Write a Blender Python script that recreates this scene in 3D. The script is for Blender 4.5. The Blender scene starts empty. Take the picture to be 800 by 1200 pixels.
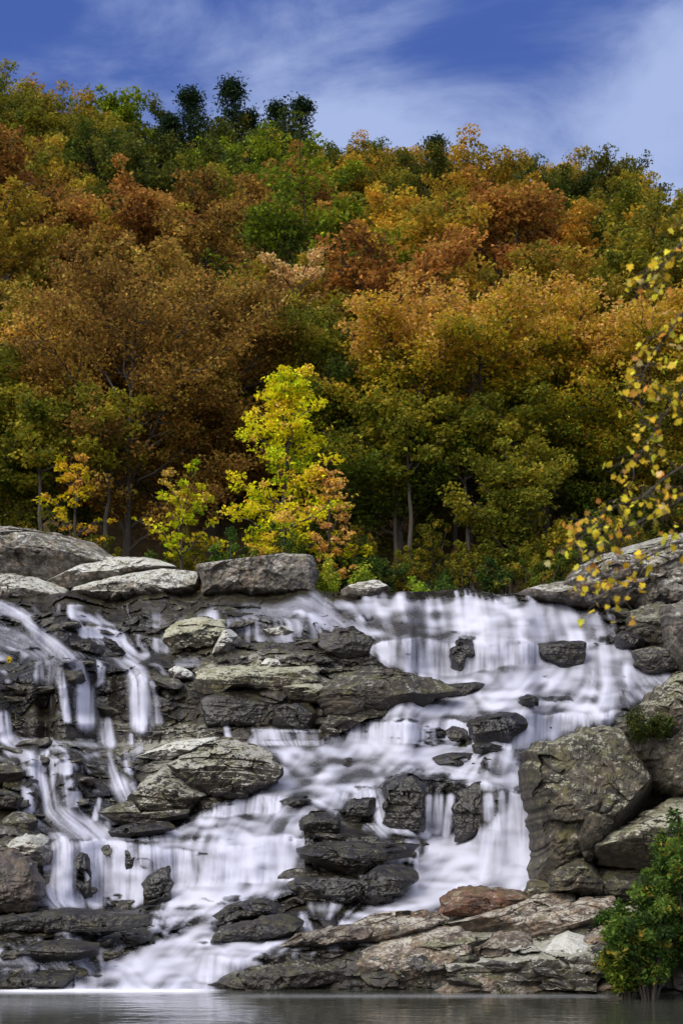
import bpy, math, random
import numpy as np
from mathutils import Vector

# ------------------------------------------------------------------ basics
sc = bpy.context.scene
COL = sc.collection
F, YH, CH = 1800.0, 1000.0, 3.6          # focal length (px of an 800 wide picture), horizon row, eye height


def X_(px, Y): return (px - 400.0) / F * Y
def Z_(py, Y): return CH + (YH - py) / F * Y
def PX(x, Y): return 400 + x * F / Y
def PY(z, Y): return YH - (z - CH) * F / Y


def tag(o, label=None, cat=None, group=None, kind=None):
    if label: o['label'] = label
    if cat: o['category'] = cat
    if group: o['group'] = group
    if kind: o['kind'] = kind
    return o


def mesh_obj(name, V, faces, mat, parent=None, smooth=False, attrs=None, loc=None):
    """V (n,3) array, faces: (m,k) int array or list of such arrays"""
    V = np.asarray(V, dtype=np.float32)
    if loc is not None:
        V = V - np.asarray(loc, dtype=np.float32)
    if not isinstance(faces, (list, tuple)): faces = [faces]
    faces = [np.asarray(f, dtype=np.int32) for f in faces if len(f)]
    me = bpy.data.meshes.new(name)
    me.vertices.add(len(V)); me.vertices.foreach_set('co', V.ravel())
    li = np.concatenate([f.ravel() for f in faces])
    ln = np.concatenate([np.full(len(f), f.shape[1], np.int32) for f in faces])
    ls = np.concatenate([[0], np.cumsum(ln)[:-1]]).astype(np.int32)
    me.loops.add(len(li)); me.loops.foreach_set('vertex_index', li)
    me.polygons.add(len(ln)); me.polygons.foreach_set('loop_start', ls)
    try: me.polygons.foreach_set('loop_total', ln)
    except Exception: pass
    me.update(calc_edges=True)
    me.validate()
    me.polygons.foreach_set('use_smooth', np.full(len(me.polygons), smooth, dtype=bool))
    for k, a in (attrs or {}).items():
        a = np.asarray(a, dtype=np.float32)
        if a.ndim == 1:
            at = me.attributes.new(k, 'FLOAT', 'POINT'); at.data.foreach_set('value', a)
        else:
            if a.shape[1] == 3: a = np.concatenate([a, np.ones((len(a), 1), np.float32)], 1)
            at = me.attributes.new(k, 'FLOAT_COLOR', 'POINT'); at.data.foreach_set('color', a.ravel())
    me.materials.append(mat)
    o = bpy.data.objects.new(name, me); COL.objects.link(o)
    if loc is not None and parent is None: o.location = loc
    if parent is not None: o.parent = parent
    return o


def empty(name, loc):
    o = bpy.data.objects.new(name, None); COL.objects.link(o)
    o.location = loc; o.empty_display_size = .3
    return o


# ------------------------------------------------------------------ numpy noise
def _h(ix, iy, iz, s):
    with np.errstate(over='ignore'):
        h = (ix.astype(np.uint32) * np.uint32(374761393) + iy.astype(np.uint32) * np.uint32(668265263)
             + iz.astype(np.uint32) * np.uint32(2147483647 - 1274126177) + np.uint32((s * 974634777 + 12345) & 0xffffffff))
        h = (h ^ (h >> np.uint32(13))) * np.uint32(1274126177)
        h = (h ^ (h >> np.uint32(16))) * np.uint32(2246822519)
        h = h ^ (h >> np.uint32(15))
    return h.astype(np.float64) / 4294967295.0


def vn(P, s=0):
    P = np.asarray(P, float); I = np.floor(P).astype(np.int64); f = P - I; f = f * f * (3 - 2 * f)
    r = 0
    for a in (0, 1):
        for b in (0, 1):
            for c in (0, 1):
                w = (f[..., 0] if a else 1 - f[..., 0]) * (f[..., 1] if b else 1 - f[..., 1]) * (f[..., 2] if c else 1 - f[..., 2])
                r = r + w * _h(I[..., 0] + a, I[..., 1] + b, I[..., 2] + c, s)
    return r * 2 - 1


def fbm(P, s=0, oct=4, g=.5):
    P = np.asarray(P, float); r = 0; a = 1
    for k in range(oct):
        r = r + a * vn(P * 2 ** k, s + 17 * k); a *= g
    return r


def facet(P, s=0, slope=1.0, off=.5):
    """piecewise planar cellular noise: broken rock faces.  returns value, crack distance"""
    P = np.asarray(P, float); I = np.floor(P).astype(np.int64)
    b1 = np.full(P.shape[:-1], 1e9); b2 = b1.copy(); val = np.zeros(P.shape[:-1])
    for a in (-1, 0, 1):
        for b in (-1, 0, 1):
            for c in (-1, 0, 1):
                J = I + np.array([a, b, c])
                q = [_h(J[..., 0], J[..., 1], J[..., 2], s + k) for k in range(3)]
                d = np.stack([P[..., k] - J[..., k] - q[k] for k in range(3)], -1)
                dd = (d ** 2).sum(-1)
                g = [_h(J[..., 0], J[..., 1], J[..., 2], s + 5 + k) - .5 for k in range(4)]
                v = 2 * slope * (g[0] * d[..., 0] + g[1] * d[..., 1] + g[2] * d[..., 2]) + 2 * off * g[3]
                m = dd < b1
                b2 = np.where(m, b1, np.minimum(b2, dd))
                val = np.where(m, v, val); b1 = np.where(m, dd, b1)
    return val, np.sqrt(b2) - np.sqrt(b1)


def blur(A, sy, sx=None):
    if sx is None: sx = sy
    for ax, s in ((0, sy), (1, sx)):
        if s <= 0: continue
        r = int(3 * s + 1); k = np.exp(-.5 * (np.arange(-r, r + 1) / s) ** 2); k /= k.sum()
        pad = [(0, 0), (0, 0)]; pad[ax] = (r, r)
        B = np.pad(A, pad, mode='edge'); out = 0
        n = A.shape[ax]
        for i, w in enumerate(k):
            out = out + w * (B[i:i + n] if ax == 0 else B[:, i:i + n])
        A = out
    return A


def sstep(a, b, x):
    t = np.clip((x - a) / (b - a), 0, 1); return t * t * (3 - 2 * t)


# ------------------------------------------------------------------ materials
class NT:
    def __init__(s, name):
        s.m = bpy.data.materials.new(name); s.m.use_nodes = True
        s.t = s.m.node_tree; s.t.nodes.clear()

    def n(s, typ, ins=None, **kw):
        nd = s.t.nodes.new(typ)
        for k, v in kw.items(): setattr(nd, k, v)
        for k, v in (ins or {}).items():
            if hasattr(v, 'is_output') or isinstance(v, bpy.types.NodeSocket): s.t.links.new(v, nd.inputs[k])
            else: nd.inputs[k].default_value = v
        return nd

    def math(s, op, a, b=0.0, c=None, clamp=False):
        nd = s.t.nodes.new('ShaderNodeMath'); nd.operation = op; nd.use_clamp = clamp
        for i, v in enumerate((a, b) if c is None else (a, b, c)):
            if isinstance(v, bpy.types.NodeSocket): s.t.links.new(v, nd.inputs[i])
            else: nd.inputs[i].default_value = v
        return nd.outputs[0]

    def ramp(s, fac, stops, interp='LINEAR'):
        nd = s.t.nodes.new('ShaderNodeValToRGB'); nd.color_ramp.interpolation = interp
        e = nd.color_ramp.elements
        while len(e) < len(stops): e.new(0.5)
        for el, (p, c) in zip(e, stops):
            el.position = p; el.color = (c, c, c, 1) if not hasattr(c, '__len__') else (*c[:3], 1)
        s.t.links.new(fac, nd.inputs[0]); return nd.outputs[0]

    def mix(s, fac, a, b, mode='MIX'):
        nd = s.t.nodes.new('ShaderNodeMix'); nd.data_type = 'RGBA'; nd.blend_type = mode
        for i, v in ((0, fac), (6, a), (7, b)):
            if isinstance(v, bpy.types.NodeSocket): s.t.links.new(v, nd.inputs[i])
            else: nd.inputs[i].default_value = v if i == 0 else (*v[:3], 1)
        return nd.outputs[2]

    def noise(s, vec, scale, detail=4, rough=.55, dist=0.0):
        nd = s.n('ShaderNodeTexNoise', {'Vector': vec, 'Scale': scale, 'Detail': detail, 'Roughness': rough, 'Distortion': dist})
        return nd.outputs[0]

    def mapv(s, vec, scale=(1, 1, 1), loc=(0, 0, 0), rot=(0, 0, 0)):
        return s.n('ShaderNodeMapping', {'Vector': vec, 'Scale': scale, 'Location': loc, 'Rotation': rot}).outputs[0]

    def out(s, sh):
        o = s.t.nodes.new('ShaderNodeOutputMaterial'); s.t.links.new(sh, o.inputs[0]); return s.m


def rock_mat(name, c_dark, c_light, c_lichen=(.44, .44, .37), c_moss=(.13, .125, .03), rough=.85, moss=.0, bump=.6, stain=.5):
    N = NT(name)
    geo = N.n('ShaderNodeNewGeometry'); P = geo.outputs['Position']
    nz = N.n('ShaderNodeSeparateXYZ', {0: geo.outputs['Normal']}).outputs[2]
    wet = N.n('ShaderNodeAttribute', attribute_name='wet').outputs['Fac']
    lich = N.n('ShaderNodeAttribute', attribute_name='lichen').outputs['Fac']
    n1 = N.noise(P, .9, 5, .6, .4); n2 = N.noise(P, 4.5, 6, .65, .3); n3 = N.noise(P, 17, 4, .6)
    base = N.mix(N.ramp(n1, [(.32, 0), (.68, 1)]), c_dark, c_light)
    # mineral tints
    base = N.mix(N.ramp(N.noise(P, 1.7, 4, .6, .6), [(.5, 0), (.68, .55)]), base, tuple(a * b for a, b in zip(c_light, (1.05, .8, .62))))
    base = N.mix(.8, base, N.ramp(n2, [(.3, (.18, .18, .18)), (.5, (.9, .9, .9)), (.7, (1.8, 1.75, 1.65))]), 'MULTIPLY')
    # run-off stains with a shape of their own: long in z
    st = N.noise(N.mapv(P, (2.6, 2.6, .32)), 1, 4, .6, .3)
    base = N.mix(N.math('MULTIPLY', N.ramp(st, [(.5, 0), (.66, 1)]), stain), base, (.035, .032, .028))
    al = N.ramp(N.noise(N.mapv(P, (1, 1, .8)), 2.6, 6, .7, .8), [(.5, 0), (.6, 1)])
    base = N.mix(N.math('MULTIPLY', al, .72), base, (.03, .027, .022))
    # cracks
    vo = N.n('ShaderNodeTexVoronoi', {'Vector': N.mapv(N.n('ShaderNodeMix', {0: .22, 4: P, 5: N.n('ShaderNodeTexNoise', {'Vector': P, 'Scale': 1.3}).outputs[1]}, data_type='VECTOR').outputs[1], (.8, .8, 1.7)), 'Scale': 1.0}, feature='DISTANCE_TO_EDGE').outputs[0]
    crack = N.ramp(vo, [(.0, 1), (.011, 0)])
    crack = N.math('MULTIPLY', crack, N.ramp(n1, [(.42, 0), (.6, 1)]))
    base = N.mix(N.math('MULTIPLY', crack, .75), base, (.02, .018, .016))
    # lichen: pale crust, likes tops
    lf = N.math('ADD', N.math('MULTIPLY', N.math('ADD', N.math('MULTIPLY', n2, .6), N.math('MULTIPLY', N.noise(P, 1.9, 5, .65, .6), .55)), .62), N.math('ADD', N.math('MULTIPLY', n3, .3), N.math('MULTIPLY', nz, .13)))
    lf = N.math('ADD', lf, N.math('MULTIPLY', N.math('SUBTRACT', lich, .5), .42))
    lmask = N.ramp(lf, [(.595, 0), (.66, 1)])
    base = N.mix(N.math('MULTIPLY', lmask, .9), base, N.mix(N.ramp(n3, [(.35, 0), (.65, 1)]), c_lichen, tuple(min(1, v * 1.3) for v in c_lichen)))
    if moss > 0:
        mf = N.math('ADD', N.noise(P, 2.3, 5, .65, .5), N.math('MULTIPLY', nz, .1))
        base = N.mix(N.math('MULTIPLY', N.ramp(mf, [(.56, 0), (.66, 1)]), moss), base, N.mix(n3, c_moss, tuple(v * 1.7 for v in c_moss)))
    # wetness darkens and polishes the stone
    wn = N.math('MULTIPLY', wet, N.ramp(N.noise(P, 1.4, 4, .6), [(.3, .72), (.6, 1)]), clamp=True)
    base = N.mix(wn, base, N.mix(1.0, base, (.13, .125, .12), 'MULTIPLY'))
    r = N.math('SUBTRACT', rough, N.math('MULTIPLY', wn, .64))
    r = N.math('ADD', r, N.math('MULTIPLY', N.math('SUBTRACT', n3, .5), .25), clamp=True)
    h = N.math('ADD', N.math('MULTIPLY', n2, .6), N.math('MULTIPLY', n3, .3))
    h = N.math('SUBTRACT', h, N.math('MULTIPLY', crack, .35))
    h = N.math('ADD', h, N.math('MULTIPLY', lmask, .08))
    bp = N.n('ShaderNodeBump', {'Height': h, 'Strength': bump, 'Distance': .11})
    b = N.n('ShaderNodeBsdfPrincipled', {'Base Color': base, 'Roughness': r, 'Normal': bp.outputs[0], 'Specular IOR Level': N.math('MULTIPLY_ADD', wn, .35, .4)})
    return N.out(b.outputs[0])


M = {}
M['rock'] = rock_mat('grey_rock', (.019, .0155, .0115), (.078, .064, .047), c_lichen=(.36, .35, .30), moss=.35)
M['pale'] = rock_mat('pale_rock', (.085, .076, .065), (.285, .258, .225), c_lichen=(.46, .46, .42), moss=.3, stain=.6)
M['cliff'] = rock_mat('lichen_cliff_rock', (.034, .030, .022), (.118, .102, .076), c_lichen=(.34, .335, .25), moss=.6, c_moss=(.095, .088, .03), bump=.9)
M['pink'] = rock_mat('pink_rock', (.075, .060, .048), (.26, .205, .162), c_lichen=(.36, .34, .29), moss=.2, c_moss=(.2, .15, .05), stain=.4)
M['red'] = rock_mat('rust_red_rock', (.12, .05, .03), (.22, .11, .065), moss=.3)


def leaf_mat(name, trans=.4, rough=.55):
    N = NT(name)
    c = N.n('ShaderNodeAttribute', attribute_name='Col').outputs['Color']
    oc = N.n('ShaderNodeObjectInfo').outputs['Color']
    c = N.mix(1.0, c, oc, 'MULTIPLY')
    d = N.n('ShaderNodeBsdfPrincipled', {'Base Color': c, 'Roughness': rough, 'Specular IOR Level': .12})
    t = N.n('ShaderNodeBsdfTranslucent', {'Color': c})
    mx = N.n('ShaderNodeMixShader', {0: trans, 1: d.outputs[0], 2: t.outputs[0]})
    return N.out(mx.outputs[0])


M['leaf'] = leaf_mat('leaves', .45)


def bark_mat(name, a, b):
    N = NT(name)
    P = N.n('ShaderNodeTexCoord').outputs['Object']
    n = N.noise(N.mapv(P, (7, 7, 1.2)), 1, 5, .65)
    c = N.mix(N.ramp(n, [(.35, 0), (.65, 1)]), a, b)
    bp = N.n('ShaderNodeBump', {'Height': n, 'Strength': .6, 'Distance': .05})
    return N.out(N.n('ShaderNodeBsdfPrincipled', {'Base Color': c, 'Roughness': .9, 'Normal': bp.outputs[0]}).outputs[0])


M['bark'] = bark_mat('bark', (.025, .02, .015), (.075, .062, .048))
M['palebark'] = bark_mat('pale_bark', (.08, .072, .064), (.20, .185, .165))


def floor_mat():
    N = NT('leaf_litter')
    P = N.n('ShaderNodeNewGeometry').outputs['Position']
    n = N.noise(P, 1.5, 8, .75)
    c = N.ramp(n, [(.3, (.04, .03, .014)), (.5, (.12, .08, .028)), (.7, (.24, .145, .045))])
    bp = N.n('ShaderNodeBump', {'Height': N.noise(P, 9, 5, .7), 'Strength': .8, 'Distance': .1})
    return N.out(N.n('ShaderNodeBsdfPrincipled', {'Base Color': c, 'Roughness': .95, 'Normal': bp.outputs[0]}).outputs[0])


M['floor'] = floor_mat()


def fall_mat():
    N = NT('silky_white_water')
    a = N.n('ShaderNodeAttribute', attribute_name='foam').outputs['Fac']
    d = N.n('ShaderNodeBsdfDiffuse', {'Color': (.79, .80, .93, 1), 'Roughness': .5})
    t = N.n('ShaderNodeBsdfTranslucent', {'Color': (.79, .80, .93, 1)})
    g = N.n('ShaderNodeBsdfGlossy', {'Color': (1, 1, 1, 1), 'Roughness': .6})
    m1 = N.n('ShaderNodeMixShader', {0: .35, 1: d.outputs[0], 2: t.outputs[0]})
    m2 = N.n('ShaderNodeMixShader', {0: .02, 1: m1.outputs[0], 2: g.outputs[0]})
    tr = N.n('ShaderNodeBsdfTransparent')
    m3 = N.n('ShaderNodeMixShader', {0: a, 1: tr.outputs[0], 2: m2.outputs[0]})
    return N.out(m3.outputs[0])


M['fall'] = fall_mat()


def pool_mat():
    N = NT('pool_water')
    P = N.n('ShaderNodeNewGeometry').outputs['Position']
    foam = N.n('ShaderNodeAttribute', attribute_name='foam').outputs['Fac']
    h = N.math('ADD', N.noise(N.mapv(P, (.55, 1.6, 1)), 1.0, 3, .5), N.math('MULTIPLY', N.noise(N.mapv(P, (2.2, 5.0, 1)), 1, 2, .5), .22))
    bp = N.n('ShaderNodeBump', {'Height': h, 'Strength': .24, 'Distance': .10})
    b = N.n('ShaderNodeBsdfPrincipled', {'Base Color': (.045, .047, .035, 1), 'Roughness': .07, 'IOR': 1.33, 'Normal': bp.outputs[0]})
    d = N.n('ShaderNodeBsdfDiffuse', {'Color': (.85, .86, .9, 1)})
    fn = N.math('MULTIPLY', foam, N.ramp(N.noise(N.mapv(P, (.5, 2.4, 1)), 1.0, 4, .6), [(.3, .55), (.6, 1)]), clamp=True)
    return N.out(N.n('ShaderNodeMixShader', {0: fn, 1: b.outputs[0], 2: d.outputs[0]}).outputs[0])


M['pool'] = pool_mat()

# ------------------------------------------------------------------ rock bed of the cascade
ST = 1.25
gx = np.arange(-130, 931, ST); gy = np.arange(694, 1180.1, ST)     # columns, rows from crest down to below the pool
GX, GY = np.meshgrid(gx, gy)

# ledges: (x0,x1, [(x,lip,foot)...])
LEDGES = [
    [(-140, 800, 843), (0, 799, 841), (60, 800, 842), (118, 800, 843), (140, 796, 845), (190, 797, 847), (235, 812, 850), (330, 812, 852), (372, 824, 858)],
    [(-140, 845, 869), (0, 843, 867), (60, 846, 868), (150, 850, 871), (200, 850, 868), (262, 855, 866)],
    [(255, 855, 869), (320, 856, 869), (376, 857, 870)],
    [(40, 775, 797), (90, 772, 797), (135, 778, 797)],
    [(58, 985, 1058), (110, 986, 1058), (165, 988, 1056), (205, 997, 1040), (290, 995, 1036), (345, 980, 1036)],
    [(415, 757, 785), (455, 752, 788), (530, 752, 792), (600, 756, 780), (640, 757, 780)],
    [(395, 845, 866), (450, 843, 869), (520, 846, 872), (600, 850, 872)],
    [(600, 838, 880), (680, 836, 872), (745, 828, 868)],
    [(455, 918, 975), (520, 916, 978), (610, 925, 970)],
    [(600, 930, 1010), (560, 960, 1040), (630, 925, 1020)],
    [(-140, 1112, 1128), (20, 1113, 1127), (115, 1110, 1128)],
    [(-140, 1137, 1157), (20, 1136, 1156), (95, 1137, 1156)],
    [(340, 985, 1006), (420, 985, 1008), (490, 990, 1006)],
    [(345, 1035, 1055), (420, 1038, 1056), (490, 1020, 1048)],
    [(30, 893, 905), (60, 890, 908), (110, 896, 905)],
    [(30, 925, 950), (70, 925, 950), (100, 930, 945)],
    [(180, 945, 962), (260, 940, 960), (330, 930, 952)],
    [(-140, 990, 1070), (0, 995, 1060), (50, 1005, 1058)],
    [(600, 1050, 1070), (700, 1045, 1070), (930, 1040, 1060)],
    [(420, 1125, 1160), (560, 1130, 1160), (700, 1120, 1160), (930, 1100, 1160)],
    [(230, 1125, 1155), (330, 1118, 1158), (430, 1120, 1160)],
    [(90, 735, 748), (150, 740, 752), (200, 752, 768)],
    [(190, 722, 745), (300, 725, 742), (380, 735, 750)],
    [(250, 766, 782), (330, 768, 780), (400, 765, 778)],
]
rng = np.random.default_rng(5)
R = np.zeros_like(GX)
for L in LEDGES:
    L = sorted(L); xs = np.array([p[0] for p in L], float)
    lip = np.interp(gx, xs, [p[1] for p in L]); ft = np.interp(gx, xs, [p[2] for p in L])
    wob = fbm(np.stack([gx / 16, gx * 0 + L[0][1], gx * 0], -1), 3, 3) * 2.0 + np.floor(3 * fbm(np.stack([gx / 40, gx * 0 + 7, gx * 0 + L[0][1]], -1), 9, 2)) * 1.2
    ends = sstep(xs[0] - 6, xs[0] + 8, gx) * (1 - sstep(xs[-1] - 8, xs[-1] + 6, gx))
    if xs[0] <= -130: ends = 1 - sstep(xs[-1] - 8, xs[-1] + 6, gx)
    if xs[-1] >= 925: ends = sstep(xs[0] - 6, xs[0] + 8, gx)
    m = sstep(-2.5, 2.5, GY - (lip + wob)) * (1 - sstep(-2.5, 2.5, GY - (ft + wob * .6))) * ends
    R = np.maximum(R, m)
qq = GY / 21.0 + 1.5 * fbm(np.stack([GX / 60, GY / 50, GX * 0 + 1.7], -1), 31, 3) + .22 * vn(np.stack([GX / 12, GY / 30, GX * 0 + .7], -1), 35)
fr_ = qq - np.floor(qq); on = sstep(.35, .5, _h(np.floor(qq).astype(np.int64), np.floor(GX / 90 + 3 * _h(np.floor(qq).astype(np.int64), np.zeros_like(GX, np.int64), np.zeros_like(GX, np.int64), 4)).astype(np.int64), np.zeros_like(GX, np.int64), 8))
on = blur(on, .8, 4)
R2 = sstep(.15, .23, fr_) * (1 - sstep(.46, .54, fr_)) * on * sstep(715, 735, GY)
Rm = R.copy()
R = np.maximum(R, .92 * R2 * (1 - blur(R, 6, 4)))
nz1 = fbm(np.stack([GX / 120, GY / 13, GX * 0 + 3.3], -1), 21, 4)
tread = .075 * np.exp(.75 * nz1)
S = tread * (1 - R) + .004 * R
S = np.where(GY < 760, S * 1.25, S)
S = S / (.25 * S.mean() + blur(S, 40 / ST, 24 / ST))
S = S * np.interp(GY, [700, 740, 800, 1160], [1.6, 1.35, 1.0, .95])
cum = np.cumsum(S[::-1], 0)[::-1] * ST
kr = int(np.argmin(np.abs(gy - 1160)))
kc = int(np.argmin(np.abs(gy - 702)))
tot = cum[kc] - cum[kr]
k = 25.5 / tot
Ysh = np.interp(gx, [-130, 250, 420, 620, 930], [40.6, 40.6, 40.2, 39.6, 39.2])
k = blur(k[None, :].repeat(3, 0), 0, 40)[1]
YB = Ysh + (cum - cum[kr]) * k
YB = blur(YB, .6, 2.0); YB = YB + (blur(YB, 4, 16) - blur(YB, 4, 0.01)) * .85
GYZ = GY + (3.8 * fbm(np.stack([GX / 45, GX * 0, GX * 0 + 2.2], -1), 15, 4) - 1.0 * (GX > 380)) * (1 - sstep(696, 745, GY))


def bed_pts(Y): return np.stack([X_(GX, Y), Y, Z_(GYZ, Y)], -1)


# main painted areas of white water, in picture coordinates of the photo -> map of the slope
def poly_mask(poly, soft=3.0):
    x, y = GX, GY; ins = np.zeros(x.shape, bool); n = len(poly)
    for i in range(n):
        x0, y0 = poly[i]; x1, y1 = poly[(i + 1) % n]
        if y0 == y1: continue
        c = ((y0 > y) != (y1 > y)) & (x < (x1 - x0) * (y - y0) / (y1 - y0) + x0); ins ^= c
    return blur(ins.astype(float), soft / ST)


FLOW_AREAS = [
    (.27, 6, [(-140, 710), (60, 714), (200, 722), (380, 708), (388, 742), (300, 748), (195, 732), (200, 792), (60, 797), (-140, 785)]),
    (.30, 6, [(-140, 874), (60, 872), (180, 876), (150, 930), (120, 975), (60, 985), (30, 960), (30, 900), (-140, 890)]),
    (.30, 6, [(-140, 1092), (150, 1094), (200, 1080), (120, 1130), (80, 1166), (-140, 1166)]),
    (.30, 5, [(410, 985), (495, 980), (490, 1060), (400, 1072), (350, 1072), (345, 1058), (420, 1050)]),
    (.78, 3.5, [(384, 704), (450, 701), (600, 703), (665, 708), (705, 722), (728, 748), (745, 772), (764, 788), (766, 800), (742, 826), (716, 842), (690, 850), (640, 862), (616, 874), (560, 872), (520, 868), (455, 862), (430, 800), (520, 796), (470, 786), (450, 772), (420, 745)]),
    (.9, 4, [(505, 815), (560, 800), (640, 790), (745, 800), (720, 838), (640, 868), (600, 880), (615, 925), (560, 925), (520, 905), (470, 903), (440, 925), (400, 950), (350, 955), (345, 990), (340, 1035), (300, 1050), (250, 1062), (225, 1080), (190, 1100), (130, 1125), (90, 1150), (80, 1168), (235, 1168), (262, 1148), (300, 1120), (330, 1106), (300, 1104), (240, 1102), (255, 1070), (300, 1052), (350, 1045), (350, 1000), (350, 975), (300, 930), (320, 915), (330, 890), (292, 874), (300, 866), (372, 871), (400, 862), (430, 842), (470, 838)]),
    (.95, 3, [(58, 986), (120, 984), (165, 987), (205, 972), (260, 945), (330, 918), (370, 935), (352, 960), (348, 1010), (345, 1040), (290, 1050), (240, 1066), (180, 1060), (110, 1058), (55, 1056), (50, 1040)]),
    (1.0, 4, [(600, 925), (640, 915), (640, 1050), (560, 1056), (515, 1064), (440, 1082), (395, 1090), (400, 1075), (450, 1060), (482, 1030), (497, 998), (505, 985), (560, 975), (590, 950)]),
    (.62, 2, [(298, 856), (374, 857), (375, 871), (298, 870)]),
    (.6, 4, [(180, 1060), (255, 1066), (225, 1085), (190, 1098), (150, 1092), (180, 1075)]),
    (.9, 6, [(240, 1080), (260, 1100), (330, 1106), (440, 1096), (400, 1112), (320, 1118), (280, 1140), (240, 1166), (80, 1166), (100, 1140), (180, 1105)]),
]
# single rivulets: strokes of (x, y, half width, strength)
STROKES = [
    [(-20, 708, 7, .4), (0, 712, 7, .6), (28, 722, 6, .75), (42, 742, 7, .75), (60, 757, 10, .75), (82, 772, 8, .6), (88, 782, 5, .3)],
    [(70, 776, 4, .3), (71, 797, 6, .6), (74, 812, 5, .95), (79, 843, 5, 1)],
    [(95, 776, 4, .35), (97, 798, 7, .7), (100, 812, 11, 1), (102, 845, 12, 1)],
    [(122, 782, 2, .6), (120, 798, 3, .6), (113, 803, 3, .5)],
    [(102, 735, 2, .6), (125, 745, 4, .75), (145, 748, 6, .8), (153, 765, 7, .85), (160, 772, 6, .6), (172, 768, 4, .6), (168, 757, 4, .5)],
    [(82, 766, 4, .3), (115, 770, 4, .4), (150, 780, 6, .45), (160, 796, 11, .8), (163, 812, 12, 1), (166, 846, 13, 1)],
    [(178, 800, 3, .6), (183, 820, 3, .5), (186, 845, 5, .6)],
    [(117, 845, 4, .35), (119, 869, 5, .65)], [(126, 846, 5, .45), (129, 871, 7, .8)], [(153, 862, 3, .6), (153, 870, 4, .6)],
    [(4, 840, 7, .9), (7, 865, 8, 1), (15, 870, 10, .5)], [(-30, 866, 4, .6), (30, 868, 3, .5), (80, 872, 3, .4), (130, 874, 4, .4)],
    [(55, 882, 4, .6), (46, 892, 6, .7), (40, 905, 9, .75), (52, 920, 9, .8), (57, 935, 9, .95), (62, 950, 12, .9), (85, 966, 14, .8), (115, 975, 12, .6)],
    [(75, 890, 3, .5), (62, 905, 4, .6), (60, 925, 4, .6)], [(85, 895, 3, .5), (90, 900, 3, .5)],
    [(128, 880, 3, .3), (132, 905, 5, .55), (140, 920, 11, .85), (147, 934, 9, .5)], [(147, 893, 3, .5), (148, 903, 3, .6)],
    [(116, 938, 3, .6), (111, 960, 4, .9)], [(90, 968, 6, .6), (100, 978, 8, .6)], [(125, 968, 5, .6), (120, 980, 7, .6)],
    [(60, 980, 5, .5), (120, 979, 5, .5), (190, 983, 5, .55)],
    [(74, 986, 8, .9), (72, 1008, 11, 1), (66, 1052, 14, 1), (92, 1055, 12, .9)], [(112, 988, 7, 1), (116, 1020, 9, 1), (112, 1054, 12, 1)],
    [(265, 852, 3.5, .5), (268, 867, 4, .8)], [(296, 856, 2, .4), (335, 857, 2, .7), (374, 857, 2, .6)], [(296, 871, 3, .6), (335, 871, 4, .8), (376, 871, 4, .8)],
    [(444, 926, 3, .5), (446, 945, 6, .95), (449, 970, 11, .95)], [(402, 932, 8, .6), (440, 930, 6, .8)],
    [(503, 935, 4, .7), (502, 975, 5, .6)], [(514, 935, 6, .9), (511, 972, 8, .7)], [(528, 935, 5, .9), (522, 978, 5, .9)],
    [(572, 935, 6, .8), (573, 958, 7, .7)], [(588, 930, 4, .7), (590, 955, 6, .8)], [(428, 970, 4, .7), (470, 973, 5, .8), (500, 978, 6, .8)],
    [(418, 1010, 3, .8), (424, 1028, 3, .8)], [(459, 1008, 3, .6), (458, 1030, 2, .5)], [(487, 998, 4, .6), (488, 1022, 4, .6)],
    [(355, 1075, 6, .7), (362, 1090, 5, .8)], [(180, 1080, 4, .7), (192, 1082, 3, .6)],
    [(-20, 1125, 6, .3), (40, 1128, 5, .35), (80, 1132, 6, .4), (110, 1135, 8, .5)], [(81, 1138, 3, .6), (83, 1152, 3, .6)],
    [(34, 1050, 5, .5), (60, 1060, 6, .5)], [(140, 1010, 3, .6), (143, 1030, 3, .5)], [(165, 1010, 4, .8), (180, 1015, 8, .9), (210, 1005, 10, .9)],
    [(178, 1030, 2, .8), (177, 1060, 2, .7)], [(192, 1020, 3, .9), (190, 1058, 3, .8)],
    [(370, 705, 10, .4), (395, 735, 12, .45), (430, 745, 10, .5)], [(290, 715, 8, .3), (330, 716, 10, .35), (380, 712, 12, .4)],
    [(700, 795, 20, .6), (770, 790, 14, .5), (780, 800, 10, .4)], [(740, 815, 10, .5), (760, 812, 8, .4)],
    [(210, 778, 6, .4), (230, 776, 6, .4)], [(660, 912, 6, .4), (620, 925, 10, .5)],
    [(585, 855, 3, .5), (590, 850, 3, .4)], [(596, 858, 5, .9), (594, 876, 7, .9)],
    [(420, 850, 6, .9), (425, 868, 8, .9)], [(-30, 745, 14, .3), (20, 752, 14, .35), (50, 765, 10, .4)],
]
foam = np.zeros_like(GX); fx = np.zeros_like(GX); fy = np.full_like(GX, .15); 
for a, sft, poly in FLOW_AREAS:
    foam = np.maximum(foam, a * poly_mask(poly, sft))
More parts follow.
